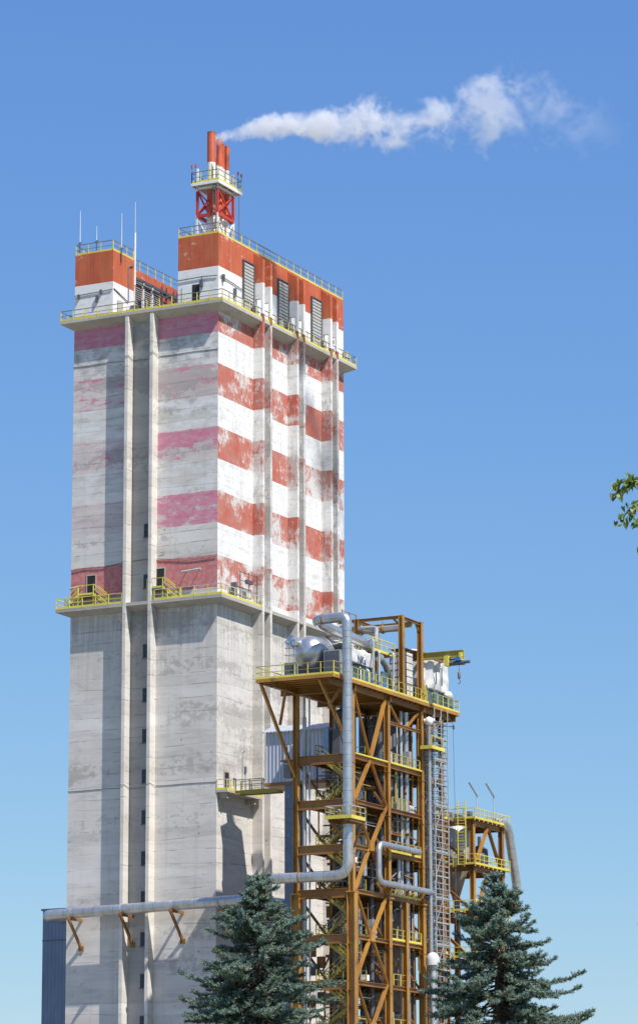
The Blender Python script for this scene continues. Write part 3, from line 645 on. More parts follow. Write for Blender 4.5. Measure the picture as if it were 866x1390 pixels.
# pipe runs that belong to the frame
def spipe(pts,r,mat='galv',fr=.5,n=10,name='pipe'):
    mb=MB(); mb.tube(fillet(pts,fr,5),r,n); mb.build(name,M[mat],S)
spipe([(16.15,-11.6,0),(16.15,-11.6,51.6)],.13,'galv'); spipe([(16.55,-11.3,0),(16.55,-11.3,51.6)],.09,'galv'); spipe([(15.95,-11.2,0),(15.95,-11.2,49.6)],.2,'alu')
spipe([(20.7,.9,0),(20.7,.9,51.5)],.17,'galv'); spipe([(20.7,2.05,0),(20.7,2.05,51.5)],.3,'white' if False else 'alu'); spipe([(20.7,5.0,20),(20.7,5.0,49)],.12,'galv'); spipe([(20.9,3.1,0),(20.9,3.1,51)],.08,'brown')
spipe([(22.25,4.35,0),(22.25,4.35,50.6)],.2,'alu')
mb=MB(); mb.tube([(22.25,4.35,50.4),(22.25,4.35,50.6),(22.25,4.35,51.1),(22.25,4.35,51.3)],[.2,.42,.42,.1],12); mb.tube([(21.8,4.1,50.9),(22.8,4.6,50.9)],.2,8); mb.build('valve',M['white'],S)
rnd=random.Random(11)
for k in range(34):
    z=LV[k%8]-.2-rnd.random()*1.6; y=rnd.uniform(-7.5,3.2); r=rnd.choice((.07,.1,.14,.2)); mt=rnd.choice(('galv','alu','gunmetal','brown','gunmetal'))
    if rnd.random()<.5: 
        yb=min(3.6,y+rnd.uniform(2,6)); xx=rnd.uniform(16.5,21.0); pts=[(xx,y,z-rnd.uniform(1,3.5)),(xx,y,z),(xx,yb,z),(xx,yb,z-rnd.uniform(.5,3))]
    else:
        xa=rnd.uniform(16,17.5); xb=rnd.uniform(19,21.1); pts=[(xa,y,z+rnd.uniform(.5,2.5)),(xa,y,z),(xb,y,z),(xb,y,z-rnd.uniform(.5,3.5))]
    spipe(pts,r,mt,.35,8)
# valves, motors and junction boxes on the floors
for k in range(26):
    z=LV[k%8]; y=rnd.uniform(-8,3); xx=rnd.uniform(17.2,21.0); mb=MB(); h=rnd.uniform(.6,1.7)
    if k%3==0: mb.box(xx-.35,xx+.35,y-.3,y+.3,z+.25,z+h+.2,0); mb.beam((xx,y,z),(xx,y,z+.3),.1,.1,0)
    elif k%3==1: mb.tube([(xx,y-.5,z+.6),(xx,y+.5,z+.6)],.33,10); mb.box(xx-.3,xx+.3,y-.5,y+.5,z,z+.3); mb.tube([(xx,y+.5,z+.6),(xx,y+.8,z+.6),(xx,y+.8,z+1.8)],.1,8)
    else: mb.tube([(xx,y,z),(xx,y,z+h)],.12,8); mb.tube([(xx,y-.28,z+h*.6),(xx,y+.28,z+h*.6)],.2,8); mb.tube([(xx-.25,y,z+h),(xx+.25,y,z+h)],.06,6)
    mb.build('fitting',M[rnd.choice(('galv','white','gunmetal','blue','galv','lrail'))],S)
for y,zs in ((-3.2,(43.7,39.4,35.0)),(1.6,(44.2,35.2,30.6))):
    for z in zs:
        mb=MB(); mb.box(XA+.4,XB-.4,y-.35,y+.35,z-.05,z+.1); mb.build('cable_tray',M['gunmetal'],S)

for k in range(40):
    z=LV[k%8]-rnd.uniform(.5,3.6); y=rnd.uniform(-8.5,3.4); mb=MB(); q_=rnd.random()
    if q_<.4: xx=rnd.uniform(16.2,20.8); mb.ibeam((xx,y,z),(xx,min(3.8,y+rnd.uniform(2,5)),z),.18,.25,.03)
    elif q_<.75: mb.ibeam((XA+.3,y,z),(XB-.4,y,z),.18,.26,.03)
    else: xx=rnd.uniform(16.2,20.8); mb.ibeam((xx,y,z-1.8),(xx,y,z+1.8),.18,.22,.03)
    mb.build('secondary_beam',M['brown'],S)
for k in range(9):     # small half-storey platforms
    z=LV[k%7]-2.1; y=rnd.uniform(-7.5,.5); xa=rnd.uniform(16,18.5); mb=MB(); mb.box(xa,xa+2.4,y,y+2.8,z-.06,z); mb.ibeam((xa,y,z-.2),(xa+2.4,y,z-.2),.15,.25,.03); mb.ibeam((xa+2.4,y,z-.2),(xa+2.4,y+2.8,z-.2),.15,.25,.03)
    for hh in (.55,1.1): mb.beam((xa+2.4,y,z+hh),(xa+2.4,y+2.8,z+hh),.05,.05,1); mb.beam((xa,y,z+hh),(xa+2.4,y,z+hh),.05,.05,1)
    for i_ in range(4): mb.beam((xa+2.4,y+i_*.93,z),(xa+2.4,y+i_*.93,z+1.1),.06,.06,1)
    mb.build('small_platform',[M['brown'],M['olive']],S)
for x_,y_,z0_,z1_,r_ in ((17.0,-2.6,30,51,.35),(17.9,3.0,28,51.5,.5),(19.9,-2.4,33,51,.28),(19.4,-6.9,33,44.5,.85),(17.0,-6.0,10,36,.5),(16.6,.6,8,51,.45),(19.4,3.2,8,36,.4),(17.2,-5.0,9,38,.4),(20.3,-5.3,20,36,.25)):
    spipe([(x_,y_,z0_),(x_,y_,z1_)],r_,'gunmetal')
for x_,y_,z0_,z1_,r_ in ((17.2,8.2,22,51.8,1.15),(19.4,9.4,26,51.8,.9),(16.2,6.0,6,51.8,.5),(18.6,6.1,6,30,1.0)):
    spipe([(x_,y_,z0_),(x_,y_,z1_)],r_,'gunmetal',n=18)
for z in LV:
    mb=MB(); mb.box(15.6,20.4,4.6,11.2,z-.06,z); mb.ibeam((15.6,4.6,z-.3),(20.4,4.6,z-.3),.25,.45,.04); mb.ibeam((20.4,4.6,z-.3),(20.4,11.2,z-.3),.25,.45,.04); mb.ibeam((15.6,11.2,z-.3),(20.4,11.2,z-.3),.25,.45,.04); mb.ibeam((18,4.6,z-.3),(18,11.2,z-.3),.2,.35,.04); mb.build('rear_floor',M['brown'],S)
for k in range(60):     # thin conduits, hangers and ladders just inside the long side
    z=LV[k%8]-rnd.uniform(.3,4.0); y=rnd.uniform(-11,3.2); xx=rnd.uniform(20.6,21.2); q_=rnd.random(); mb=MB()
    if q_<.4: mb.tube([(xx,y,z-1.9),(xx,y,z+1.9)],rnd.choice((.05,.08,.11)),6)
    elif q_<.75: mb.tube([(xx,y,z),(xx,min(3.6,y+rnd.uniform(1.5,4)),z)],rnd.choice((.05,.08,.12)),6)
    else: mb.beam((xx,y,z),(xx,min(3.6,y+2),z+rnd.uniform(-1.5,1.5)),.1,.12)
    mb.build('conduit',M[rnd.choice(('galv','gunmetal','brown','olive','gunmetal'))],S)
for x_ in (15.6,20.4):
    mb=MB(); mb.ibeam((x_,11.2,0),(x_,11.2,51.8),.45,.45,.05,0,up=(1,0,0)); mb.build('column',M['brown'],S)
for k in range(85):     # cable ladders, hangers and small lines in the front bay and along the left side
    z=LV[k%8]-rnd.uniform(.6,3.8); y=rnd.uniform(-11.2,-5.5); xa=rnd.uniform(15.9,18.2); q_=rnd.random(); mb=MB()
    if q_<.35: mb.box(xa,xa+rnd.uniform(1.5,3),y,y+.35,z,z+.12)
    elif q_<.6: mb.beam((xa,y,z),(xa+rnd.uniform(1,2.6),y+rnd.uniform(-.5,.5),z+rnd.uniform(-1.8,1.8)),.12,.14)
    elif q_<.8: mb.beam((xa,y,z-1.4),(xa,y,z+1.6),.12,.12)
    else: mb.box(xa,xa+.7,y,y+.5,z-.5,z+.6)
    mb.build('hanger',M[rnd.choice(('gunmetal','brown','gunmetal','dirty_sheet'))],S)
for z in (44.9,40.4,31.7):
    mb=MB(); mb.tube([(16.0,-1.2,z-1.2),(20.6,-1.2,z-1.2)],.42,16); mb.tube([(16.8,-1.2,z-1.2),(16.9,-1.2,z-1.2)],.5,16); mb.tube([(19.7,-1.2,z-1.2),(19.8,-1.2,z-1.2)],.5,16); mb.build('exchanger',M['dirty_sheet'],S)

# vessels and cabinets inside the frame
def vertical_vessel(x,y,z0,z1,r,mat,label,cone=0,group=None,domed=True):
    t=thing('process_vessel',(x,y,z0),label,'vessel',group); mb=MB(); n=24
    if domed: mb.tube([(x,y,z0),(x,y,z0+.15),(x,y,z0+.5),(x,y,z1-.5),(x,y,z1-.15),(x,y,z1)],[r*.3,r*.75,r,r,r*.75,r*.3],n)
    else: mb.tube([(x,y,z0),(x,y,z1)],r,n)
    mb.build('shell',M[mat],t)
    for zz_ in (z0+1.2,(z0+z1)/2,z1-1.2): mb=MB(); mb.tube([(x,y,zz_-.09),(x,y,zz_+.09)],r*1.05,n); mb.build('flange',M['gunmetal'],t)
    mb=MB(); mb.tube([(x,y,z1),(x,y,z1+.7)],r*.25,10); mb.build('outlet',M['gunmetal'],t)
    mb=MB(); mb.tube(fillet([(x+r*.7,y-r*.6,z0+1),(x+r+.4,y-r*.6,z0+1),(x+r+.4,y-r*.6,z1-1)],.3),.09,8); mb.build('pipe',M['galv'],t)
    return t
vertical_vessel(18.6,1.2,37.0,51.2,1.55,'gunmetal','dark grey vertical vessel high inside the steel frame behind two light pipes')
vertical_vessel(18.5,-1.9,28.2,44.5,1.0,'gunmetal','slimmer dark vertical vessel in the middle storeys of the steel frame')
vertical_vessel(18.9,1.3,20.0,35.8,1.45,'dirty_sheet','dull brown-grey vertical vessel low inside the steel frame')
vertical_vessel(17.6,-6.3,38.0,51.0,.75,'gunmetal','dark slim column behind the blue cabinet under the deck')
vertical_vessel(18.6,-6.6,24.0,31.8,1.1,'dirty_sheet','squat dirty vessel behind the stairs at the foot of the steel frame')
t=thing('cabinet',(18.2,-10.6,45.6),'pale blue cabinet standing on the floor below the top deck','cabinet')
mb=MB(); mb.box(17.87,18.45,-10.95,-10.1,45.75,48.5); mb.box(17.9,18.42,-10.9,-10.15,45.62,45.75); mb.build('body',M['sky_panel'],t)
mb=MB(); mb.box(18.45,18.47,-10.9,-10.15,45.8,48.45); mb.box(18.47,18.5,-10.3,-10.25,47,47.3); mb.box(18.6,19.5,-10.5,-9.5,45.62,48.3); mb.build('door',M['gunmetal'],t)

# ------------------------------------------------------------------ things on the deck
V=thing('horizontal_vessel',(16.45,-8,ZD),'silver domed horizontal vessel lying at the front of the top deck','vessel')
cx,cz,r=16.45,56.05,1.72; ya=-10.9
mb=MB(); pts=[];rr=[]
for k in range(9):
    a=k/8*math.pi/2; pts.append((cx,ya-1.55*math.cos(a),cz)); rr.append(max(.02,r*math.sin(a)))
pts.append((cx,ya+1.4,cz)); rr.append(r); mb.tube(pts,rr,36); mb.build('shell',M['vessel'],V)
mb=MB(); mb.tube([(cx,ya+1.4,cz),(cx,ya+1.5,cz),(cx,ya+1.75,cz),(cx,ya+1.8,cz)],[r,r+.22,r+.22,r],36,0); mb.build('flange',M['gunmetal'],V)
mb=MB(); mb.tube([(cx,ya+1.75,cz),(cx,ya+9.5,cz),(cx,ya+10,cz)],[r-.1,r-.1,.8],32,0); mb.build('body',M['aluy'],V)
mb=MB(); nx=Vector((-.35,-1,.1)).normalized(); c0=Vector((15.6,-11.6,56.95)); mb.tube([c0,c0+nx*1.1],.56,24); mb.tube([c0+nx*1.1,c0+nx*1.2],.62,24); mb.build('nozzle',M['vessel'],V)
for yy in (ya-.2,ya+4.5):
    mb=MB(); mb.box(cx-1.2,cx+1.2,yy-.15,yy+.15,ZD,cz-1.1); mb.box(cx-1.3,cx+1.3,yy-.3,yy+.3,ZD,ZD+.1); mb.build('saddle',M['gunmetal'],V)
mb=MB(); mb.tube([(17.9,-8.6,57.4),(17.9,-8.6,57.9),(17.9,-8.6,58.0),(17.9,-8.6,59.6)],[.55,.55,.75,.2],16,0); mb.tube([(17.9,-8.6,57.85),(17.9,-8.6,58.0)],.8,16,1); mb.build('outlet_cone',[M['white'],M['brown']],V)
for (x0,x1,y0,y1,z0,z1,mt,lab) in ((15.2,16.35,-14.1,-13.5,53.5,54.7,'lrail','light grey box on a stand at the front left of the top deck'),
        (18.4,20.2,-11.8,-10.9,53.6,56.0,'galv','grey metal housing between the domed vessel and the big duct')):
    t=thing('cabinet',(x0,y0,ZD),lab,'cabinet'); mb=MB(); mb.box(x0,x1,y0,y1,z0,z1); mb.build('body',M[mt],t)
    mb=MB(); mb.beam((x0+.1,y0+.3,ZD),(x0+.1,y0+.3,z0),.1,.1); mb.beam((x1-.1,y0+.3,ZD),(x1-.1,y0+.3,z0),.1,.1); mb.box(x0+.1,x1-.1,y0-.03,y0,z0+.1,z1-.1); mb.build('stand',M['gunmetal'],t)
t=thing('gauge_rack',(15.6,-13,ZD),'small rack of gauges and thin pipes left of the domed vessel','gauges')
mb=MB()
for k,(x,z) in enumerate(((15.0,56.9),(15.3,56.4),(15.7,57.2),(15.95,56.6))):
    mb.tube([(x,-13.2,ZD),(x,-13.2,z)],.05,6); mb.tube([(x,-13.3,z),(x,-13.1,z)],.17,10)
mb.tube([(14.8,-13.2,55.6),(16.2,-13.2,55.6)],.06,6); mb.tube([(14.8,-13.2,56.3),(16.2,-13.2,56.2)],.05,6); mb.build('pipes',M['galv'],t)

# big riser duct
t=thing('riser_duct',(22.85,-15.6,33.3),'large silver duct bending over the deck and running down the frame corner','duct')
top=[(21.0,-8.0,57.2),(19.0,-12.5,58.6),(18.7,-15.0,58.35),(19.6,-15.6,58.35),(22.85,-15.6,58.35),(22.85,-15.6,40)]
mb=MB(); mb.tube(fillet([(22.85,-15.6,36.3),(22.85,-15.6,33.35),(14.6,-15.6,33.35)],1.5,9),.5,22); mb.tube([(14.6,-15.6,33.35),(14.2,-15.6,33.35)],.56,22); mb.build('lower_run',M['alux'],t)
mb=MB(); mb.tube([(22.85,-15.6,36.3),(22.85,-15.6,57.0)],.47,22,cap=False); mb.build('riser',M['alu'],t)
mb=MB(); mb.tube(fillet([(22.85,-15.6,57.0),(22.85,-15.6,58.4),(19.3,-15.6,58.4),(18.9,-13.0,58.3),(20.5,-8.5,57.4),(20.5,-5,57.2)],1.3,9),.5,22); mb.build('upper_bend',M['vessel'],t)
for p_,q_,r_ in (((22.85,-15.6,38.2),(22.85,-15.6,38.5),.62),((20.2,-15.6,58.4),(20.28,-15.6,58.4),.53),((17.6,-15.6,33.35),(17.7,-15.6,33.35),.53)):
    mb=MB(); mb.tube([p_,q_],r_,22); mb.build('collar',M['brown'],t)
# loop pipe
t=thing('loop_pipe',(22.3,-7.7,33.3),'grey lagged pipe bent in a square loop on the long side of the frame','pipe')
mb=MB(); mb.tube(fillet([(22.3,1.6,37.2),(22.3,-7.75,37.2),(22.3,-7.75,33.4),(22.3,4.6,33.4)],.9,7),.3,16); mb.build('lagging',M['aluy'],t)
mb=MB(); mb.tube([(21.5,1.6,37.2),(22.3,1.6,37.2)],.3,16); mb.tube([(22.3,4.6,33.4),(21.3,4.9,33.4)],.32,16)
for y in (-5,-1,2.2): mb.box(22.0,22.4,y-.05,y+.05,32.6,33.1)
mb.build('bracket',M['brown'],t)
# smaller elbows
for i,(pts,r,mt,lab) in enumerate((
    ([(21.0,-10.5,35.0),(21.0,-9.8,36.6),(21.0,-8.3,36.6),(21.0,-8.3,34.0)],.28,'alu','short silver elbow pipe beside the brace crossing right of the duct foot'),
    ([(20.8,-10.8,33.0),(20.8,-10.8,34.6),(20.8,-8.8,34.6)],.3,'alu','white-grey elbow pipe just above the column head right of the duct foot'),
    ([(20.6,-4.5,57.6),(19.0,-1,60.0),(16.9,-1.2,60.0),(16.9,3,60.0)],.2,'galv','thin pipe climbing under the portal frame'))):
    t=thing('elbow_pipe',pts[0],lab,'pipe'); mb=MB(); mb.tube(fillet(pts,.7,6),r,14); mb.build('pipe',M[mt],t)
    mb=MB(); p=Vector(pts[0]); mb.tube([p,p+(Vector(pts[1])-p).normalized()*.15],r*1.3,14); mb.build('flange',M['galv'],t)
t=thing('overhead_pipe',(18,.3,60.2),'large silver pipe hanging crosswise inside the portal frame','pipe')
mb=MB(); mb.tube(fillet([(16.3,.4,58.0),(16.3,.4,60.0),(21.0,.4,60.0)],.6),.36,16); mb.build('pipe',M['alux'],t)
mb=MB(); mb.tube([(18.9,.4,60.0),(19.1,.4,60.0)],.46,16); mb.beam((19,.4,60.3),(19,.4,60.8),.06,.06); mb.build('clamp',M['brown'],t)

# teal plant units, tarpaulins
def cloth_sheet(name,fn,nu,nv,mat,parent,amp=.12,seed=0,thick=.05):
    mb=MB(); vs=[]
    for j in range(nv+1):
        for i in range(nu+1):
            p,nrm=fn(i/nu,j/nv); p=Vector(p); a=amp*(mnoise.noise((p.x*1.1+seed,p.y*1.1,p.z*.6))+.5*mnoise.noise((p.x*3+seed,p.y*3,p.z*1.2))); vs.append(p+Vector(nrm)*a)
    fs=[(j*(nu+1)+i,j*(nu+1)+i+1,(j+1)*(nu+1)+i+1,(j+1)*(nu+1)+i) for j in range(nv) for i in range(nu)]
    mb.add(vs,fs,0,True); o=mb.build(name,mat,parent); s=o.modifiers.new('thickness','SOLIDIFY'); s.thickness=thick; return o
t=thing('plant_unit',(20,-8,ZD),'teal-grey clad machine on the deck under a lettered white sheet','machine')
mb=MB()
for k,y in enumerate((-11.0,-9.2,-7.4,-5.6,-3.8)): mb.box(19.5,21.0+.1*(k%2),y,y+1.6,ZD+.05,54.6+.3*(k%3),0)
mb.build('cladding',M['teal'],t)
mb=MB(); mb.box(21.05,21.5,-5.0,-3.9,ZD+.05,53.6); mb.build('tank',M['blue'],t)
mb=MB()
for y in (-9.3,-7.5,-5.7): mb.tube([(21.2,y,ZD),(21.2,y,54.4),(20.6,y,54.9)],.1,8)
mb.build('pipe',M['galv'],t)
def side(x,y0,y1,z0,z1,zfun=None):
    return lambda u,v:((x,y0+(y1-y0)*u,z0+(z1-z0)*v+(zfun(u)*v if zfun else 0)),(1,0,0))
C1=thing('tarpaulin',(21.2,-8,54.6),'white sheet with dark letters slung over the machine right of the duct','tarpaulin')
cloth_sheet('sheet',side(21.25,-11.6,-6.4,54.75,56.3,lambda u:-.5*u+.3*math.sin(u*9)),26,10,M['cloth'],C1,.22,3)
cloth_sheet('top_sheet',lambda u,v:((21.25-2.4*v,-11.6+5.2*u,56.3-.5*u+.3*math.sin(u*9)+.4*math.sin(v*3)),(0,0,1)),20,8,M['cloth'],C1,.2,5)
f=bpy.data.curves.new('lettering','FONT'); f.body='NKa'; f.size=1.0; f.extrude=.012; f.offset=.02
fo=bpy.data.objects.new('lettering',f); col.objects.link(fo); dg=bpy.context.evaluated_depsgraph_get(); me=bpy.data.meshes.new_from_object(fo.evaluated_get(dg)); bpy.data.objects.remove(fo)
fo=bpy.data.objects.new('lettering',me); col.objects.link(fo); me.materials.append(M['ink']); fo.parent=C1; fo.matrix_local=Matrix.Translation(Vector((21.6,-10.75,54.75))-Vector(C1['_o']))@Matrix.Rotation(math.pi/2,4,'Z')@Matrix.Rotation(math.pi/2,4,'X')
# white gridded box
t=thing('panel_box',(19.6,3.6,ZD),'tall box of white panels with dark joints between the portal posts','panel box')
mb=MB(); mb.box(19.0,20.9,1.9,3.45,ZD+.4,57.75,0); mb.build('panel',M['cloth'],t)
mb=MB()
for z in [ZD+.4+k*.72 for k in range(8)]: mb.box(18.98,20.93,1.87,3.47,z-.03,z+.03)
mb.box(19.9,19.96,1.87,1.9,ZD+.4,57.7); mb.box(20.86,20.93,1.86,1.93,ZD,57.8); mb.build('joint',M['gunmetal'],t)
# big tarpaulined unit
t=thing('wrapped_unit',(19.5,8.5,ZD),'bulky plant unit wrapped in white tarpaulin under the yellow hoist beam','wrapped machine')
cloth_sheet('sheet',side(21.0,4.9,11.9,54.7,58.3,lambda u:-.35*u+.12*math.sin(u*14)),36,18,M['cloth'],t,.28,9)
cloth_sheet('front_sheet',lambda u,v:((18.0+3.0*u,4.9,54.7+3.6*v),(0,-1,0)),14,14,M['cloth'],t,.15,2)
cloth_sheet('top_sheet',lambda u,v:((21.0-3*v,4.9+7.0*u,58.3-.35*u+.12*math.sin(u*14)+.3*math.sin(v*3)),(0,0,1)),24,8,M['cloth'],t,.2,7)
cloth_sheet('end_sheet',lambda u,v:((21.0-3*u,11.9,54.7+3.4*v),(0,1,0)),12,12,M['cloth'],t,.1,2)
mb=MB()
for y in (8.3,9.7): mb.box(21.22,21.3,y,y+.12,55.3,57.2)
mb.build('tear',M['gunmetal'],t)
mb=MB()
for k in range(6): mb.box(19.3,20.8+.15*(k%2),4.9+k*1.18,5.9+k*1.18,ZD+.05,54.7)
mb.build('base_unit',M['teal'],t)
t=thing('wrapped_bundle',(21.4,11.6,ZD+1.2),'small white wrapped bundle at the far right end of the deck','bundle')
mb=MB(); pts=[];rr=[]
for k in range(9):
    a=k/8*math.pi; pts.append((21.3,10.5+.75*(1-math.cos(a))*1.0,ZD+1.75)); rr.append(.42*math.sin(a)*(1+.2*math.sin(k*2.1))+.02)
mb.tube(pts,rr,14); mb.build('wrapping',M['cloth'],t); mb=MB(); mb.box(21.0,21.6,10.6,11.8,ZD,ZD+1.4); mb.build('stand',M['teal'],t)
t=thing('valve_cabinet',(21.6,4.7,ZD),'narrow yellow cabinet at the foot of the right portal post','cabinet'); mb=MB(); mb.box(21.4,21.8,4.35,5.0,ZD+.05,54.7); mb.build('body',M['yellow'],t); mb=MB(); mb.box(21.8,21.83,4.45,4.9,ZD+.3,54.5); mb.build('door',M['olive'],t)
# hoist
H=thing('monorail_hoist',(XB,4.1,57.4),'yellow cantilever beam with electric hoist and hanging hook','hoist')
mb=MB(); mb.ibeam((20.6,4.1,57.5),(26.35,4.1,57.5),.32,.75,.08); mb.build('beam',M['olive'],H)
mb=MB(); mb.box(24.3,24.75,3.7,4.5,56.3,57.35); mb.box(25.9,26.2,3.8,4.4,56.8,57.6); mb.build('trolley',M['yellow'],H)
mb=MB(); mb.tube([(24.3,4.1,56.55),(26.4,4.1,56.55)],.24,14); mb.tube([(26.4,4.1,56.6),(27.0,4.1,56.6)],.16,10); mb.tube([(24.6,4.1,56.95),(26.1,4.1,56.95)],.1,8); mb.build('drum',M['gunmetal'],H)
mb=MB(); mb.box(25.5,26.1,3.75,4.45,56.75,57.1); mb.build('motor',M['blue'],H)
mb=MB(); mb.tube([(25.8,4.1,56.4),(25.8,4.1,55.6)],.025,5); mb.tube([(25.8,4.1,55.7),(25.8,4.1,55.55),(25.8,4.1,55.0),(25.8,4.1,54.85)],[.05,.17,.15,.05],10)
mb.tube([(25.8,4.1,54.9),(25.95,4.1,54.6),(25.8,4.1,54.4),(25.65,4.1,54.5)],.05,6); mb.build('hook',M['rail'],H)
# gin wheel arm and rope
t=thing('rope_hoist',(22.3,9.6,51),'thin arm under the deck end with a long hanging rope','hoist')
mb=MB(); mb.tube([(22.2,8.0,50.8),(22.5,10.0,51.0)],.06,6); mb.tube([(22.2,8.2,52.6),(22.5,9.9,51.1)],.03,5); mb.tube([(22.5,9.85,50.7),(22.5,9.85,51.1)],.12,8); mb.build('arm',M['gunmetal'],t)
mb=MB(); mb.tube([(22.5,9.75,50.8),(22.45,10.1,42.0),(22.45,10.0,30)],.025,5); mb.build('rope',M['rail'],t)
# loose pipes and posts on the deck
for k,(x,y,z1,lab) in enumerate(((21.6,-7.2,57.6,'slim galvanised vent pipe standing left of the raised platform post'),(21.6,-5.9,56.6,'thin vent pipe right beside the raised platform post'),(21.6,-2.6,56.9,'bent vent pipe standing between the raised platform and the portal'))):
    t=thing('vent_pipe',(x,y,ZD),lab,'pipe'); mb=MB(); mb.tube(fillet([(x,y,ZD),(x,y,z1),(x-.7,y+.3,z1)],.25),.12,8); mb.build('pipe',M['galv'],t); mb=MB(); mb.tube([(x,y,ZD),(x,y,ZD+.1)],.22,10); mb.build('flange',M['gunmetal'],t)
t=thing('curved_chute',(20.9,-2,ZD),'dark curved chute beside the left portal post','chute'); mb=MB(); mb.tube(fillet([(20.9,-4.2,56.2),(20.9,-2.8,55.6),(20.9,-1.6,53.4),(20.9,-1.5,ZD)],.8),.3,12); mb.build('chute',M['dirty_sheet'],t); mb=MB(); mb.tube([(20.9,-4.4,56.25),(20.9,-4.2,56.2)],.42,12); mb.build('mouth',M['galv'],t)

# ------------------------------------------------------------------ scaffold tower
K=thing('scaffold_tower',(21.8,6.3,0),'tall grey tube scaffold standing below the right end of the deck','scaffold')
kx=(20.95,22.7); ky=(4.7,6.3,7.9)
mb=MB()
for x in kx:
    for y in ky: mb.tube([(x,y,0),(x,y,52.2)],.055,6)
mb.build('standard',M['galv'],K)
z=2.2; i=0; lev=[]
while z<50.2: lev.append(z); z+=2.35
mb=MB(); pl=MB()
for i,z in enumerate(lev):
    for dz in (0,.55,1.1,1.7):
        for y in ky: mb.beam((kx[0],y,z+dz),(kx[1],y,z+dz),.065,.065)
        for x in kx: mb.beam((x,ky[0],z+dz),(x,ky[-1],z+dz),.065,.065)
    if i%2==0: mb.beam((kx[1],ky[0],z),(kx[1],ky[1],z+2.35),.065,.065); mb.beam((kx[0],ky[0],z),(kx[1],ky[0],z+2.35),.065,.065)
    else: mb.beam((kx[1],ky[1],z),(kx[1],ky[0],z+2.35),.065,.065); mb.beam((kx[1],ky[2],z),(kx[1],ky[1],z+2.35),.065,.065)
    o=MB(); o.box(kx[0]+.05,kx[1]-.05,ky[0]+.05,ky[-1]-.05,z+.04,z+.12); 
    if i%2==1: o.box(kx[1]-.04,kx[1]-.0,ky[0],ky[-1],z+.12,z+.3)
    o.build('plank_deck',M['plank'],K)
mb.build('ledger',M['galv'],K)
mb=MB()
for i,z in enumerate(lev[:-1]): 
    a=kx[0]+.3 if i%2 else kx[1]-.4; b_=kx[1]-.4 if i%2 else kx[0]+.3
    mb.beam((a,ky[0]+.4,z+.1),(b_,ky[0]+.4,z+2.4),.06,.14)
mb.build('ladder',M['lrail'],K)

# ------------------------------------------------------------------ shed, its support, the bridge
t=thing('conveyor_house',(9.8,.8,44.8),'blue-white corrugated sheet house high on a dark shaft between tower and steel frame','shed')
mb=MB(); mb.box(6.4,13.15,-1.2,2.8,44.8,50.05,0); mb.prism([(-1.2,50.05),(2.8,50.05),(.8,50.75)],'x',6.4,13.15,0); mb.build('wall',M['corrx'],t)
mb=MB(); 
mb.add([(6.05,-1.55,49.93),(13.5,-1.55,49.93),(13.5,.8,50.8),(6.05,.8,50.8),(6.05,3.15,49.93),(13.5,3.15,49.93),(6.05,-1.55,50.03),(13.5,-1.55,50.03),(13.5,.8,50.9),(6.05,.8,50.9),(6.05,3.15,50.03),(13.5,3.15,50.03)],
 [(0,1,2,3),(3,2,5,4),(6,9,8,7),(9,10,11,8),(0,6,7,1),(4,5,11,10),(0,3,9,6),(3,4,10,9),(1,7,8,2),(2,8,11,5)]); mb.build('roof',M['corrx'],t)
mb=MB(); mb.box(6.3,13.25,-1.3,2.9,44.45,44.8); mb.build('floor',M['brown'],t)
mb=MB(); mb.box(12.9,13.25,-1.24,-1.2,46.0,48.1); mb.build('door',M['brown'],t)
mb=MB(); mb.box(8.55,9.85,-1.2,.9,0,44.45); o=mb.build('shaft',M['slate'],t)
mb=MB(); mb.box(9.85,9.88,-1.15,.85,0,44.3); 
for z in range(3,44,4): mb.box(8.9,9.1,-1.23,-1.2,z+.2,z+.4)
mb.build('sunlit_side_panel',M['sky_panel'],o)  # sunlit side of the shaft imitated by a lighter blue
mb=MB()
for z in range(2,44,4): mb.box(8.53,9.9,-1.22,.92,z,z+.05)
mb.build('panel_joint',M['gunmetal'],o)
t=thing('footbridge',(3.6,2.3,44.6),'narrow railed steel bridge from the tower balcony to the corrugated house','bridge')
mb=MB(); mb.box(1.32,6.3,1.7,2.9,44.62,44.68); mb.ibeam((1.32,1.7,44.45),(6.3,1.7,44.45),.15,.4,.04); mb.ibeam((1.32,2.9,44.45),(6.3,2.9,44.45),.15,.4,.04); mb.build('walkway',M['olive'],t)
railing('railing',[(1.35,1.7,44.68),(4.6,1.7,44.68)],t,sp=1.3,post='rail',top='rail',toe=False); railing('railing',[(1.35,2.9,44.68),(6.2,2.9,44.68)],t,sp=1.3,post='olive',top='rail',toe=False)
# tie pipe low at the shaft
t=thing('crossing_pipe',(6,-1,32),'dark thin pipe running level behind the small spruce to the shaft','pipe'); mb=MB(); mb.tube([(1.2,-1.0,32.2),(8.5,-1.0,32.2)],.22,10); mb.tube([(5.0,-1,32.2),(5.0,-1,0)],.15,8); mb.build('pipe',M['gunmetal'],t); mb=MB(); mb.tube([(3,-1,32.2),(3.15,-1,32.2)],.3,10); mb.build('flange',M['galv'],t)

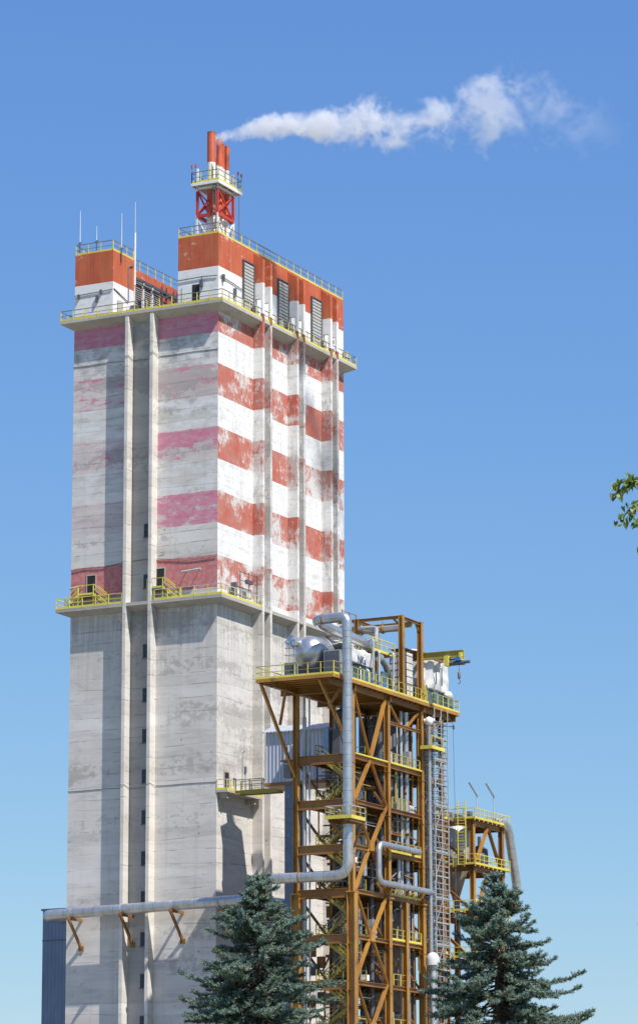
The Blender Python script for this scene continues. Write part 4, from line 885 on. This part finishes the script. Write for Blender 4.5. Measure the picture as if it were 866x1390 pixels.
# ------------------------------------------------------------------ low silver pipeline on brackets
t=thing('pipeline',(-8,-2,32.6),'long shiny silver pipe on brown brackets low across the tower front','pipeline')
mb=MB(); mb.tube(fillet([(-19.2,1.6,32.3),(-19.3,-2,32.35),(4.6,-2,32.95),(5.6,4,32.95)],1.0,8),.56,24); mb.build('cladding',M['alux'],t)
mb=MB()
for x in (-16,-10,-4,0): mb.tube([(x,-2,32.36+(x+19.2)*.025),(x+.05,-2,32.36+(x+19.2)*.025)],.575,24)
mb.tube([(1.4,-2,32.8),(1.6,-2,32.8)],.6,24); mb.build('seam',M['galv'],t)
for x in (-16.0,-9.8,-3.85):
    z=32.38+(x+19.2)*.025-.62; mb=MB(); mb.beam((x,-2.9,z),(x,-.02 if x<-10 else -.02,z),.22,.28); mb.beam((x,-2.6,z-.1),(x,-.05,z-2.9),.22,.28); mb.box(x-.3,x+.3,-.12,-.0,z-3.2,z-2.7); mb.beam((x+.0,-2.2,z),(x,-2.2,z+.2),.7,.2)
    mb.build('bracket',M['brown'],t)
mb=MB(); mb.beam((1.3,-2,32.0),(5.5,-2,32.05),.2,.3); mb.build('support_beam',M['brown'],t)

# ------------------------------------------------------------------ blue shed behind the left edge
t=thing('corrugated_building',(-22,12,0),'blue corrugated building showing at the foot of the tower on the left','building')
mb=MB(); mb.box(-25.7,-18.4,8,30,0,33.9); mb.build('wall',M['corrb'],t)
mb=MB(); mb.box(-25.85,-18.3,7.85,30.2,33.9,34.1); mb.build('roof',M['slate'],t)
mb=MB(); mb.box(-25.72,-18.38,7.97,8,30.6,30.75); mb.build('seam',M['gunmetal'],t)

# ------------------------------------------------------------------ silo structure to the right
G=thing('silo_structure',(18,24,0),'smaller brown steel frame with two yellow railed decks right of the scaffold','steel structure')
gx=(14.6,19.9); gy=(20.0,27.6); g1,g2,g3=42.6,37.75,32.9
for x in gx:
    for y in gy: mb=MB(); mb.ibeam((x,y,0),(x,y,g1),.5,.5,.06,0,up=(1,0,0)); mb.build('column',M['brown' if y>21 else 'ochre'],G)
c0_,c1_=15.4,18.9
for z in (g1,g2,g3,28.):
    mb=MB(); mb.box(gx[0]-.5,c0_,gy[0]-.6,gy[1]+.9,z-.05,z,0); mb.box(c1_,gx[1]+.6,gy[0]-.6,gy[1]+.9,z-.05,z,0); mb.box(c0_,c1_,23.5,gy[1]+.9,z-.05,z,0)
    for y in gy: mb.ibeam((gx[0],y,z-.35),(gx[1]+.4,y,z-.35),.3,.55,.05)
    for x in gx: mb.ibeam((x,gy[0]-.4,z-.35),(x,gy[1]+.7,z-.35),.3,.55,.05)
    mb.build('deck',M['brown'],G)
    railing('railing',[(gx[0]-.5,gy[0]-.6,z),(gx[1]+.6,gy[0]-.6,z),(gx[1]+.6,gy[1]+.9,z),(gx[0]-.5,gy[1]+.9,z)],G,sp=1.2,top='yellow',base=.22,closed=True,posw=.08)
for a,b_ in (((20.0,20.5,g2),(20.0,23.8,g1-.5)),((20.0,27.2,g2),(20.0,23.8,g1-.5)),((20.0,20.5,g3),(20.0,23.8,g2-.5)),((20.0,27.2,g3),(20.0,23.8,g2-.5)),((20.0,20.5,28),(20.0,23.8,g3-.5)),((14.9,19.8,g1-.6),(19.5,19.8,g2+.3)),((14.9,19.8,g2-.6),(19.5,19.8,g3+.3)),((14.9,19.8,g3-.6),(19.5,19.8,28))):
    mb=MB(); mb.ibeam(a,b_,.3,.3,.05); mb.build('brace',M['ochre' if a[0]>19.9 and a[1]<21 else 'brown'],G)
mb=MB(); mb.tube([(18.6,19.2,g2),(18.6,19.2,g1+1.9)],.06,6); mb.tube([(19.5,19.2,g2),(19.5,19.2,g1+1.9)],.06,6)
for k in range(22): mb.beam((18.6,19.2,g2+k*.31),(19.5,19.2,g2+k*.31),.05,.05)
for k in range(6): mb.beam((18.6,18.7,g2+1.6+k*.9),(19.5,18.7,g2+1.6+k*.9),.05,.05)
mb.build('ladder',M['yellow'],G)
mb=MB(); mb.box(15.6,16.6,21,22.5,g1,g1+1.1); mb.box(17.2,17.8,21.4,22.2,g1,g1+.8); mb.tube([(18.3,23,g1),(18.3,23,g1+1.2)],.3,10); mb.tube([(16,24,g1+.5),(19,24,g1+.5)],.25,10); mb.build('fitting',M['gunmetal'],G)
t=thing('silo',(17.2,21.6,34),'silver silo with a brown cone hopper inside the smaller frame','silo')
c_=(17.15,21.7)
mb=MB(); mb.tube([(*c_,38.6),(*c_,41.5),(*c_,42.1)],[1.55,1.55,1.2],28); mb.build('shell',M['galv'],t)
mb=MB(); mb.tube([(*c_,34.0),(*c_,37.9),(*c_,38.6)],[.25,1.45,1.56],28); mb.build('cone',M['dirty_sheet'],t)
mb=MB(); mb.tube([(16.6,20.3,40.2),(16.5,20.0,40.2)],.5,16); mb.tube([(*c_,33),(*c_,34.1)],.3,12); mb.build('hatch',M['gunmetal'],t)
t=thing('cyclone',(18.6,25.4,38),'small dark drum standing on the middle deck of the smaller frame','drum'); mb=MB(); mb.tube([(18.3,25.4,g2),(18.3,25.4,g2+.3),(18.3,25.4,g2+2.2),(18.3,25.4,g2+2.6)],[.5,.95,.95,.3],18); mb.build('shell',M['gunmetal'],t); mb=MB(); mb.tube([(18.3,25.4,g2+2.6),(18.3,25.4,g2+3.6)],.2,10); mb.build('pipe',M['galv'],t)
t=thing('bent_duct',(21,30,36),'silver duct curving off the upper deck and down the right side of the smaller frame','duct')
mb=MB(); mb.tube(fillet([(19.6,26.4,43.0),(20.2,27.3,43.0),(20.3,28.6,42.5),(20.2,31.2,35.9),(19.7,29.4,35.4)],1.1,8),.5,18); mb.build('cladding',M['alu'],t)
mb=MB(); mb.tube([(19.8,29.6,35.3),(19.8,29.6,0)],.16,10); mb.tube([(19.95,29.8,35.45),(19.75,29.5,35.4)],.48,18); mb.build('outlet',M['galv'],t)
for (x,y,zt,lab) in ((19.6,22.0,45.3,'left one of two slender lamp posts with tilted dark heads'),(20.55,24.3,45.4,'right one of two slender lamp posts with tilted dark heads')):
    t=thing('lamp_post',(x,y,g1),lab,'lamp post','lamp posts on the smaller frame'); mb=MB(); mb.tube([(x,y,g1),(x,y,zt)],.05,6); mb.build('pole',M['lrail'],t)
    mb=MB(); a=Vector((x+.05,y,zt-.05)); b_=Vector((x-.75,y-.35,zt+1.45)); mb.beam(a,b_,.26,.16); mb.build('lamp_head',M['rail'],t)
# stair/platform clutter between scaffold and silo
t=thing('access_platform',(17,13,0),'yellow railed access platforms seen through the scaffold','platform')
mb=MB()
for z in (42.0,37.4,32.6,28.0): mb.box(15.2,19.6,11.9,14.3,z-.06,z); mb.ibeam((15.2,11.9,z-.25),(19.6,11.9,z-.25),.2,.35,.04); mb.ibeam((19.6,11.9,z-.25),(19.6,14.3,z-.25),.2,.35,.04)
for x in (15.2,19.6):
    for y in (11.9,14.3): mb.ibeam((x,y,0),(x,y,42.0),.35,.35,.05,0,up=(1,0,0))
mb.beam((19.6,12.0,37.4),(19.6,14.2,41.7),.2,.2); mb.beam((19.6,14.2,32.6),(19.6,12.0,37.0),.2,.2); mb.beam((15.4,11.9,37.4),(19.4,11.9,41.6),.2,.2); mb.beam((19.4,11.9,28),(15.4,11.9,32.3),.2,.2)
mb.build('frame',M['brown'],t)
for z in (42.0,37.4,32.6,28.0): railing('railing',[(15.2,11.9,z),(19.6,11.9,z),(19.6,14.3,z)],t,sp=1.2,top='yellow',posw=.08)
t=thing('insulated_tank',(22.95,3.2,0),'rounded white insulated tank end low at the right foot of the main frame','tank')
mb=MB(); pts=[];rr=[]
for k in range(9):
    a=k/8*math.pi/2; pts.append((22.7,5.2,29.0-1.3*(1-math.sin(a)) )); rr.append(max(.02,1.25*math.cos(a)))
pts=[(22.95,3.2,26.0)]+[(22.95,3.2,26.5+.8*math.sin(k/8*math.pi/2)) for k in range(9)]; rr=[.7]+[max(.03,.7*math.cos(k/8*math.pi/2)) for k in range(9)]
mb.tube(pts,rr,22); mb.build('shell',M['cloth'],t); mb=MB(); mb.tube([(22.95,3.2,0),(22.95,3.2,26)],.3,14); mb.build('stand',M['galv'],t)

# ------------------------------------------------------------------ steam
PL_T=[0,3.3,8.3,12.5,18.3,22.6,27.6,33.6,39.6,45.0]
PL_Z=[0.1,.95,1.95,1.6,2.05,2.2,3.0,4.0,2.0,.6]
PL_R=[.95,1.35,1.9,2.4,2.9,2.9,4.1,4.8,4.2,2.4]
PL_D=[1.0,1.0,.95,.90,.86,.76,.66,.46,.33,.12]
def curve_node(g,src,ys,ymax):
    c=g.n('ShaderNodeFloatCurve'); cv=c.mapping.curves[0]
    while len(cv.points)<len(PL_T): cv.points.new(.5,.5)
    for p_,t_,y_ in zip(cv.points,PL_T,ys): p_.location=(t_/45.0,y_/ymax)
    c.mapping.update(); g.link(src,c.inputs['Value']); return g.m('MULTIPLY',c.outputs[0],ymax)
m=bpy.data.materials.new('steam'); m.use_nodes=True; nt=m.node_tree; nt.nodes.remove(nt.nodes['Principled BSDF']); g=NT(nt)
X,Y,Z=g.sep(); tt=g.m('DIVIDE',X,45.0,clamp=True)
zc=curve_node(g,tt,PL_Z,5); rr=curve_node(g,tt,PL_R,5); dd=curve_node(g,tt,PL_D,1)
dz=g.m('SUBTRACT',Z,zc); dist=g.m('SQRT',g.m('ADD',g.m('MULTIPLY',dz,dz),g.m('MULTIPLY',Y,Y)))
q=g.m('DIVIDE',dist,rr)
sc1=g.n('ShaderNodeTexNoise'); sc1.inputs['Scale'].default_value=.28; sc1.inputs['Detail'].default_value=7; sc1.inputs['Roughness'].default_value=.62; sc1.inputs['Distortion'].default_value=.6; g.link(g.pos(),sc1.inputs['Vector'])
n1=sc1.outputs['Fac']
n2=g.noise((1,1,1),1.1,4,.6,(5,5,5))
amp=g.m('ADD',.85,g.m('MULTIPLY',tt,1.35))
v=g.m('ADD',g.m('SUBTRACT',.78,q),g.m('ADD',g.m('MULTIPLY',g.m('SUBTRACT',n1,.5),g.m('MULTIPLY',amp,2.2)),g.m('MULTIPLY',g.m('SUBTRACT',n2,.5),1.35)))
v=g.m('ADD',v,g.m('MULTIPLY',g.m('SUBTRACT',dd,1),.5))
den=g.m('MULTIPLY',g.m('MULTIPLY',v,2.4,clamp=True),g.m('MULTIPLY',dd,dd))
den=g.m('MULTIPLY',den,g.m('ADD',.42,g.m('MULTIPLY',g.m('SUBTRACT',1,tt),.45)))
vs=g.n('ShaderNodeVolumePrincipled'); vs.inputs['Color'].default_value=(.97,.97,.98,1); vs.inputs['Anisotropy'].default_value=-.15
g.link(den,vs.inputs['Density']); g.link(vs.outputs[0],nt.nodes['Material Output'].inputs['Volume'])
mb=MB(); hz=[]; hr=[]
for i in range(22):
    t=i/21*45.0; k=0
    while k<len(PL_T)-2 and PL_T[k+1]<t: k+=1
    f_=(t-PL_T[k])/(PL_T[k+1]-PL_T[k]); hz.append((t,0,PL_Z[k]+(PL_Z[k+1]-PL_Z[k])*f_)); hr.append((PL_R[k]+(PL_R[k+1]-PL_R[k])*f_)*1.32+.15)
mb.tube(hz,hr,20); st=mb.build('steam_plume',m)
st.location=(-1.85,2.6,116.2); st.rotation_euler=(0,0,.4678)
tag(st,'white steam trail drifting right from the flue tips and thinning out','steam',kind='stuff')

# ------------------------------------------------------------------ trees
def tuft(mb,c,d,L,n,nl,nw,rnd,mi):
    """a twig end bristling with needles"""
    d=d.normalized(); a=d.cross(Vector((0,0,1)));
    if a.length<.1: a=Vector((1,0,0))
    a.normalize(); b=d.cross(a)
    for k in range(n):
        t=k/n; g_=rnd.random()*6.283; rad=a*math.cos(g_)+b*math.sin(g_)
        p=c+d*(L*t); nd=(rad*.85+d*(.35+.6*t)).normalized(); s_=nd.cross(d); 
        if s_.length<.05: s_=a
        s_=s_.normalized()*nw; e_=p+nd*nl*(1-.25*t)
        mb.add([p-s_,p+s_,e_],[(0,1,2)],mi if rnd.random()<.72 else rnd.choice((0,1,2)))
def spruce(x,y,H,label,seed,slope,dense_to):
    rnd=random.Random(seed); t=thing('spruce_tree',(x,y,0),label,'spruce tree','blue spruces before the plant')
    tr=MB(); tr.tube([(x,y,0),(x,y,H*.5),(x+.03,y,H-.15)],[.30,.17,.02],9); br=MB(); cr=MB()
    for k in range(9):
        d=Vector((rnd.uniform(-.7,.7),rnd.uniform(-.7,.7),1)); tuft(cr,Vector((x,y,H-.55+k*.06)),d,.26,24,.12,.014,rnd,1)
    z=H-.16
    lob=[rnd.uniform(.75,1.2) for _ in range(14)]
    while z>1.2:
        dep=H-z; Lm=min(.2+slope*1.08*dep,3.9) if dep<7 else min(3.9+.06*(dep-7),4.3)
        nb=4 if dep<1 else (5 if dep<dense_to else 3)
        for k in range(nb):
            az=rnd.random()*6.283; lb=lob[int(az/6.284*7)+(7 if int(z/1.3)%2 else 0)]
            L=Lm*rnd.uniform(.55,1.08)*lb; 
            el0=rnd.uniform(-.1,.5) if dep<3 else rnd.uniform(-.42,.30)
            pts=[]; p=Vector((x,y,z)); seg=8; az2=az
            for i in range(seg+1):
                u=i/seg; el=el0-.30*math.sin(u*2.6)+.42*u*u
                if i: 
                    az2+=rnd.uniform(-.10,.10); p=p+Vector((math.cos(az2)*math.cos(el),math.sin(az2)*math.cos(el),math.sin(el)))*(L/seg)
                pts.append(p.copy())
            br.tube(pts,[.035*(1-.85*i/seg)*(.5+.12*min(dep,6)) for i in range(seg+1)],5,0,False)
            dn=dep<dense_to; step=.16 if dn else .34
            s_=.25*L
            while s_<L:
                u=s_/L; i=min(seg-1,int(u*seg)); f_=u*seg-i; c=pts[i].lerp(pts[i+1],f_); d=(pts[i+1]-pts[i]).normalized()
                side=d.cross(Vector((0,0,1))).normalized(); sl_=(.20+.42*(1-u)**.6)*min(1,L/1.2)*rnd.uniform(.6,1.2)
                for sg in (-1,1,rnd.choice((-.4,.4))):
                    dd_=(d*.7+side*sg*rnd.uniform(.5,1.0)+Vector((0,0,rnd.uniform(-.1,.55)))).normalized()
                    nseg=max(1,int(sl_/.18)); q=c.copy()
                    for j in range(nseg):
                        last=j==nseg-1
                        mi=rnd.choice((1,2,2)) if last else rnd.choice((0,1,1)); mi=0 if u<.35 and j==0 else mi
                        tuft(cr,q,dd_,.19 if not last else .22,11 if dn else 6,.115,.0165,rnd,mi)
                        if last and dn:
                            for _ in range(2): tuft(cr,q,(dd_+Vector((rnd.gauss(0,.6),rnd.gauss(0,.6),rnd.gauss(.15,.4)))).normalized(),.19,11,.11,.0165,rnd,mi)
                        q=q+dd_*.16
                s_+=step*rnd.uniform(.8,1.2)
            for _ in range(3): tuft(cr,pts[-1]-(pts[-1]-pts[-2])*.5,((pts[-1]-pts[-2]).normalized()+Vector((rnd.gauss(0,.4),rnd.gauss(0,.4),rnd.gauss(.1,.3)))).normalized(),.24,15,.12,.0165,rnd,2)
            for _q in range(rnd.choice((0,0,1,2))):   # old brown cones and dead twigs
                c=pts[rnd.randint(4,7)]+Vector((rnd.gauss(0,.1),rnd.gauss(0,.1),.03)); br.tube([c,c+Vector((rnd.uniform(-.04,.04),rnd.uniform(-.04,.04),-.16))],[.045,.025],6,1)
        z-=(.11 if dep<1.2 else .15)*(1 if dep<dense_to else 2.0)*rnd.uniform(.8,1.3)
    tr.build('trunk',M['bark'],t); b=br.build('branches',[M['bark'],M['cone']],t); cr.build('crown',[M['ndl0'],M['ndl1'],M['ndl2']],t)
M['cone']=mat_plain('cone_brown',(.25,.13,.06),.8)
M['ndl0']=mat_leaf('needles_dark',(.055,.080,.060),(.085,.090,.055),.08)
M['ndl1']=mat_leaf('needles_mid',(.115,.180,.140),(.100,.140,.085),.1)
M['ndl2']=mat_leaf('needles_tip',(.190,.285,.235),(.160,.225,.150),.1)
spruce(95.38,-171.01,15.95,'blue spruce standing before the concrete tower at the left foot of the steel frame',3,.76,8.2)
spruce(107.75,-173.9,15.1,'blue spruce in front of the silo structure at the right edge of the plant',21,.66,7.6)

# broadleaf tree that reaches in from the right
rnd=random.Random(5)
t=thing('broadleaf_tree',(151.2,-252.9,0),'broadleaf tree on the right whose leafy twigs reach into the view against the sky','tree')
M['lf0']=mat_leaf('leaf_green',(.20,.30,.05),(.14,.23,.035),.45); M['lf1']=mat_leaf('leaf_pale',(.42,.48,.20),(.30,.36,.12),.3); M['lf2']=mat_leaf('leaf_dark',(.05,.08,.02),(.06,.07,.02),.2)
rv=Vector((.892,.451,0)); fv=Vector((-.451,.892,0)); E0=Vector((145.77,-255.55,0))    # frame edge at this distance
tr=MB(); lf=MB()
def P3(r_,z_,f_=0): return E0+rv*r_+fv*f_+Vector((0,0,z_))
tr.tube([P3(6.0,0),P3(5.9,4),P3(5.7,8),P3(5.4,12),P3(5.2,15)],[.30,.24,.18,.10,.03],10)
def leaf(c,s,mi=None):
    # a small folded heart-shaped blade
    n=Vector((rnd.gauss(0,1),rnd.gauss(0,1),rnd.gauss(0,.8))).normalized(); a=n.cross(Vector((.1,.2,1))).normalized(); b=n.cross(a)
    if b.z>0: b=-b
    pr=[(0,.12),(.34,-.18),(.46,.12),(.36,.5),(0,1.15),(-.36,.5),(-.46,.12),(-.34,-.18)]
    vs=[c+a*(u*s)+b*(v*s)+n*(abs(u)*.35*s) for u,v in pr]
    lf.add(vs,[(0,1,2,3,4),(0,4,5,6,7)],rnd.choice((0,0,0,1,2)) if mi is None else mi)
def twig(pts,n,sp,s=.078,r=.02):
    tr.tube(pts,[r*(1-.7*i/(len(pts)-1)) for i in range(len(pts))],5,0,False)
    pts=[Vector(p) for p in pts]
    for k in range(int(n*1.5)):
        u=rnd.random()*(len(pts)-1); i=min(len(pts)-2,int(u)); c=pts[i].lerp(pts[i+1],u-i)
        leaf(c+Vector((rnd.gauss(0,sp),rnd.gauss(0,sp),rnd.gauss(-.03,sp))),s*rnd.uniform(.75,1.2))
# the twigs seen in the photograph (metres left of / right of the frame edge)
tr.tube([P3(5.8,8.3),P3(4,9.2),P3(2.2,10.2),P3(.9,10.8),P3(.2,11.05)],[.09,.07,.045,.025,.012],7,0,False)
twig([P3(.6,10.95),P3(.2,11.12),P3(-.1,11.15),P3(-.30,11.05)],62,.045)
twig([P3(-.1,11.14),P3(-.25,10.98),P3(-.33,10.93)],12,.03)
twig([P3(.9,10.8),P3(.3,10.85),P3(-.02,10.85),P3(-.14,10.70),P3(-.24,10.62)],58,.045)
twig([P3(.4,10.8),P3(.05,10.62),P3(-.02,10.55)],22,.045)
twig([P3(1.2,10.3),P3(.4,10.25),P3(-.02,10.2)],24,.05)
tr.tube([P3(5.9,4.6),P3(3.5,5.0),P3(1.2,5.4)],[.06,.04,.015],7,0,False)
twig([P3(1.2,5.4),P3(.4,5.45),P3(-.06,5.42)],26,.05)
# the rest of its crown, outside the frame
for k in range(46):
    az=rnd.random()*6.283; z0=rnd.uniform(5,13.5); R_=rnd.uniform(1.6,3.9)*(1-.35*abs(z0-9)/6)
    base=P3(5.7-.04*z0,z0); p1=base+rv*math.cos(az)*R_*.5+fv*math.sin(az)*R_*.5+Vector((0,0,.5)); p2=base+rv*math.cos(az)*R_+fv*math.sin(az)*R_+Vector((0,0,1.1+rnd.random()))
    tr.tube([base,p1,p2],[.05,.03,.01],5,0,False)
    for j in range(70):
        c=p1.lerp(p2,rnd.uniform(-.3,1.1))+Vector((rnd.gauss(0,.35),rnd.gauss(0,.35),rnd.gauss(0,.3)))
        if (c-E0).dot(rv)>.9: leaf(c,rnd.uniform(.06,.1))
tr.build('trunk',M['bark'],t); lf.build('crown',[M['lf0'],M['lf1'],M['lf2']],t)

# ------------------------------------------------------------------ ground
m,nt,b=new_mat('ground_grass',.95); g=NT(nt)
c=g.mix(g.step(g.noise((1,1,1),.05,6,.6),.4,.65),(.17,.17,.08),(.26,.23,.15)); c=g.mix(g.step(g.noise((1,1,1),2,4),.5,.7),c,(.10,.12,.04)); g.link(c,b.inputs['Base Color'])
mb=MB(); mb.add([(-3500,-3500,0),(3500,-3500,0),(3500,3500,0),(-3500,3500,0)],[(0,1,2,3)]); tag(mb.build('ground',m),kind='structure',label='grassy ground reaching to the horizon')
m,nt,b=new_mat('yard_gravel',.9); g=NT(nt); g.link(g.mix(g.step(g.noise((1,1,1),.4,6,.6),.4,.7),(.24,.225,.20),(.31,.29,.255)),b.inputs['Base Color'])
mb=MB(); mb.box(-90,110,-90,120,-.2,.06); tag(mb.build('yard',m),kind='structure')
for o in col.objects:
    if '_o' in o: del o['_o']
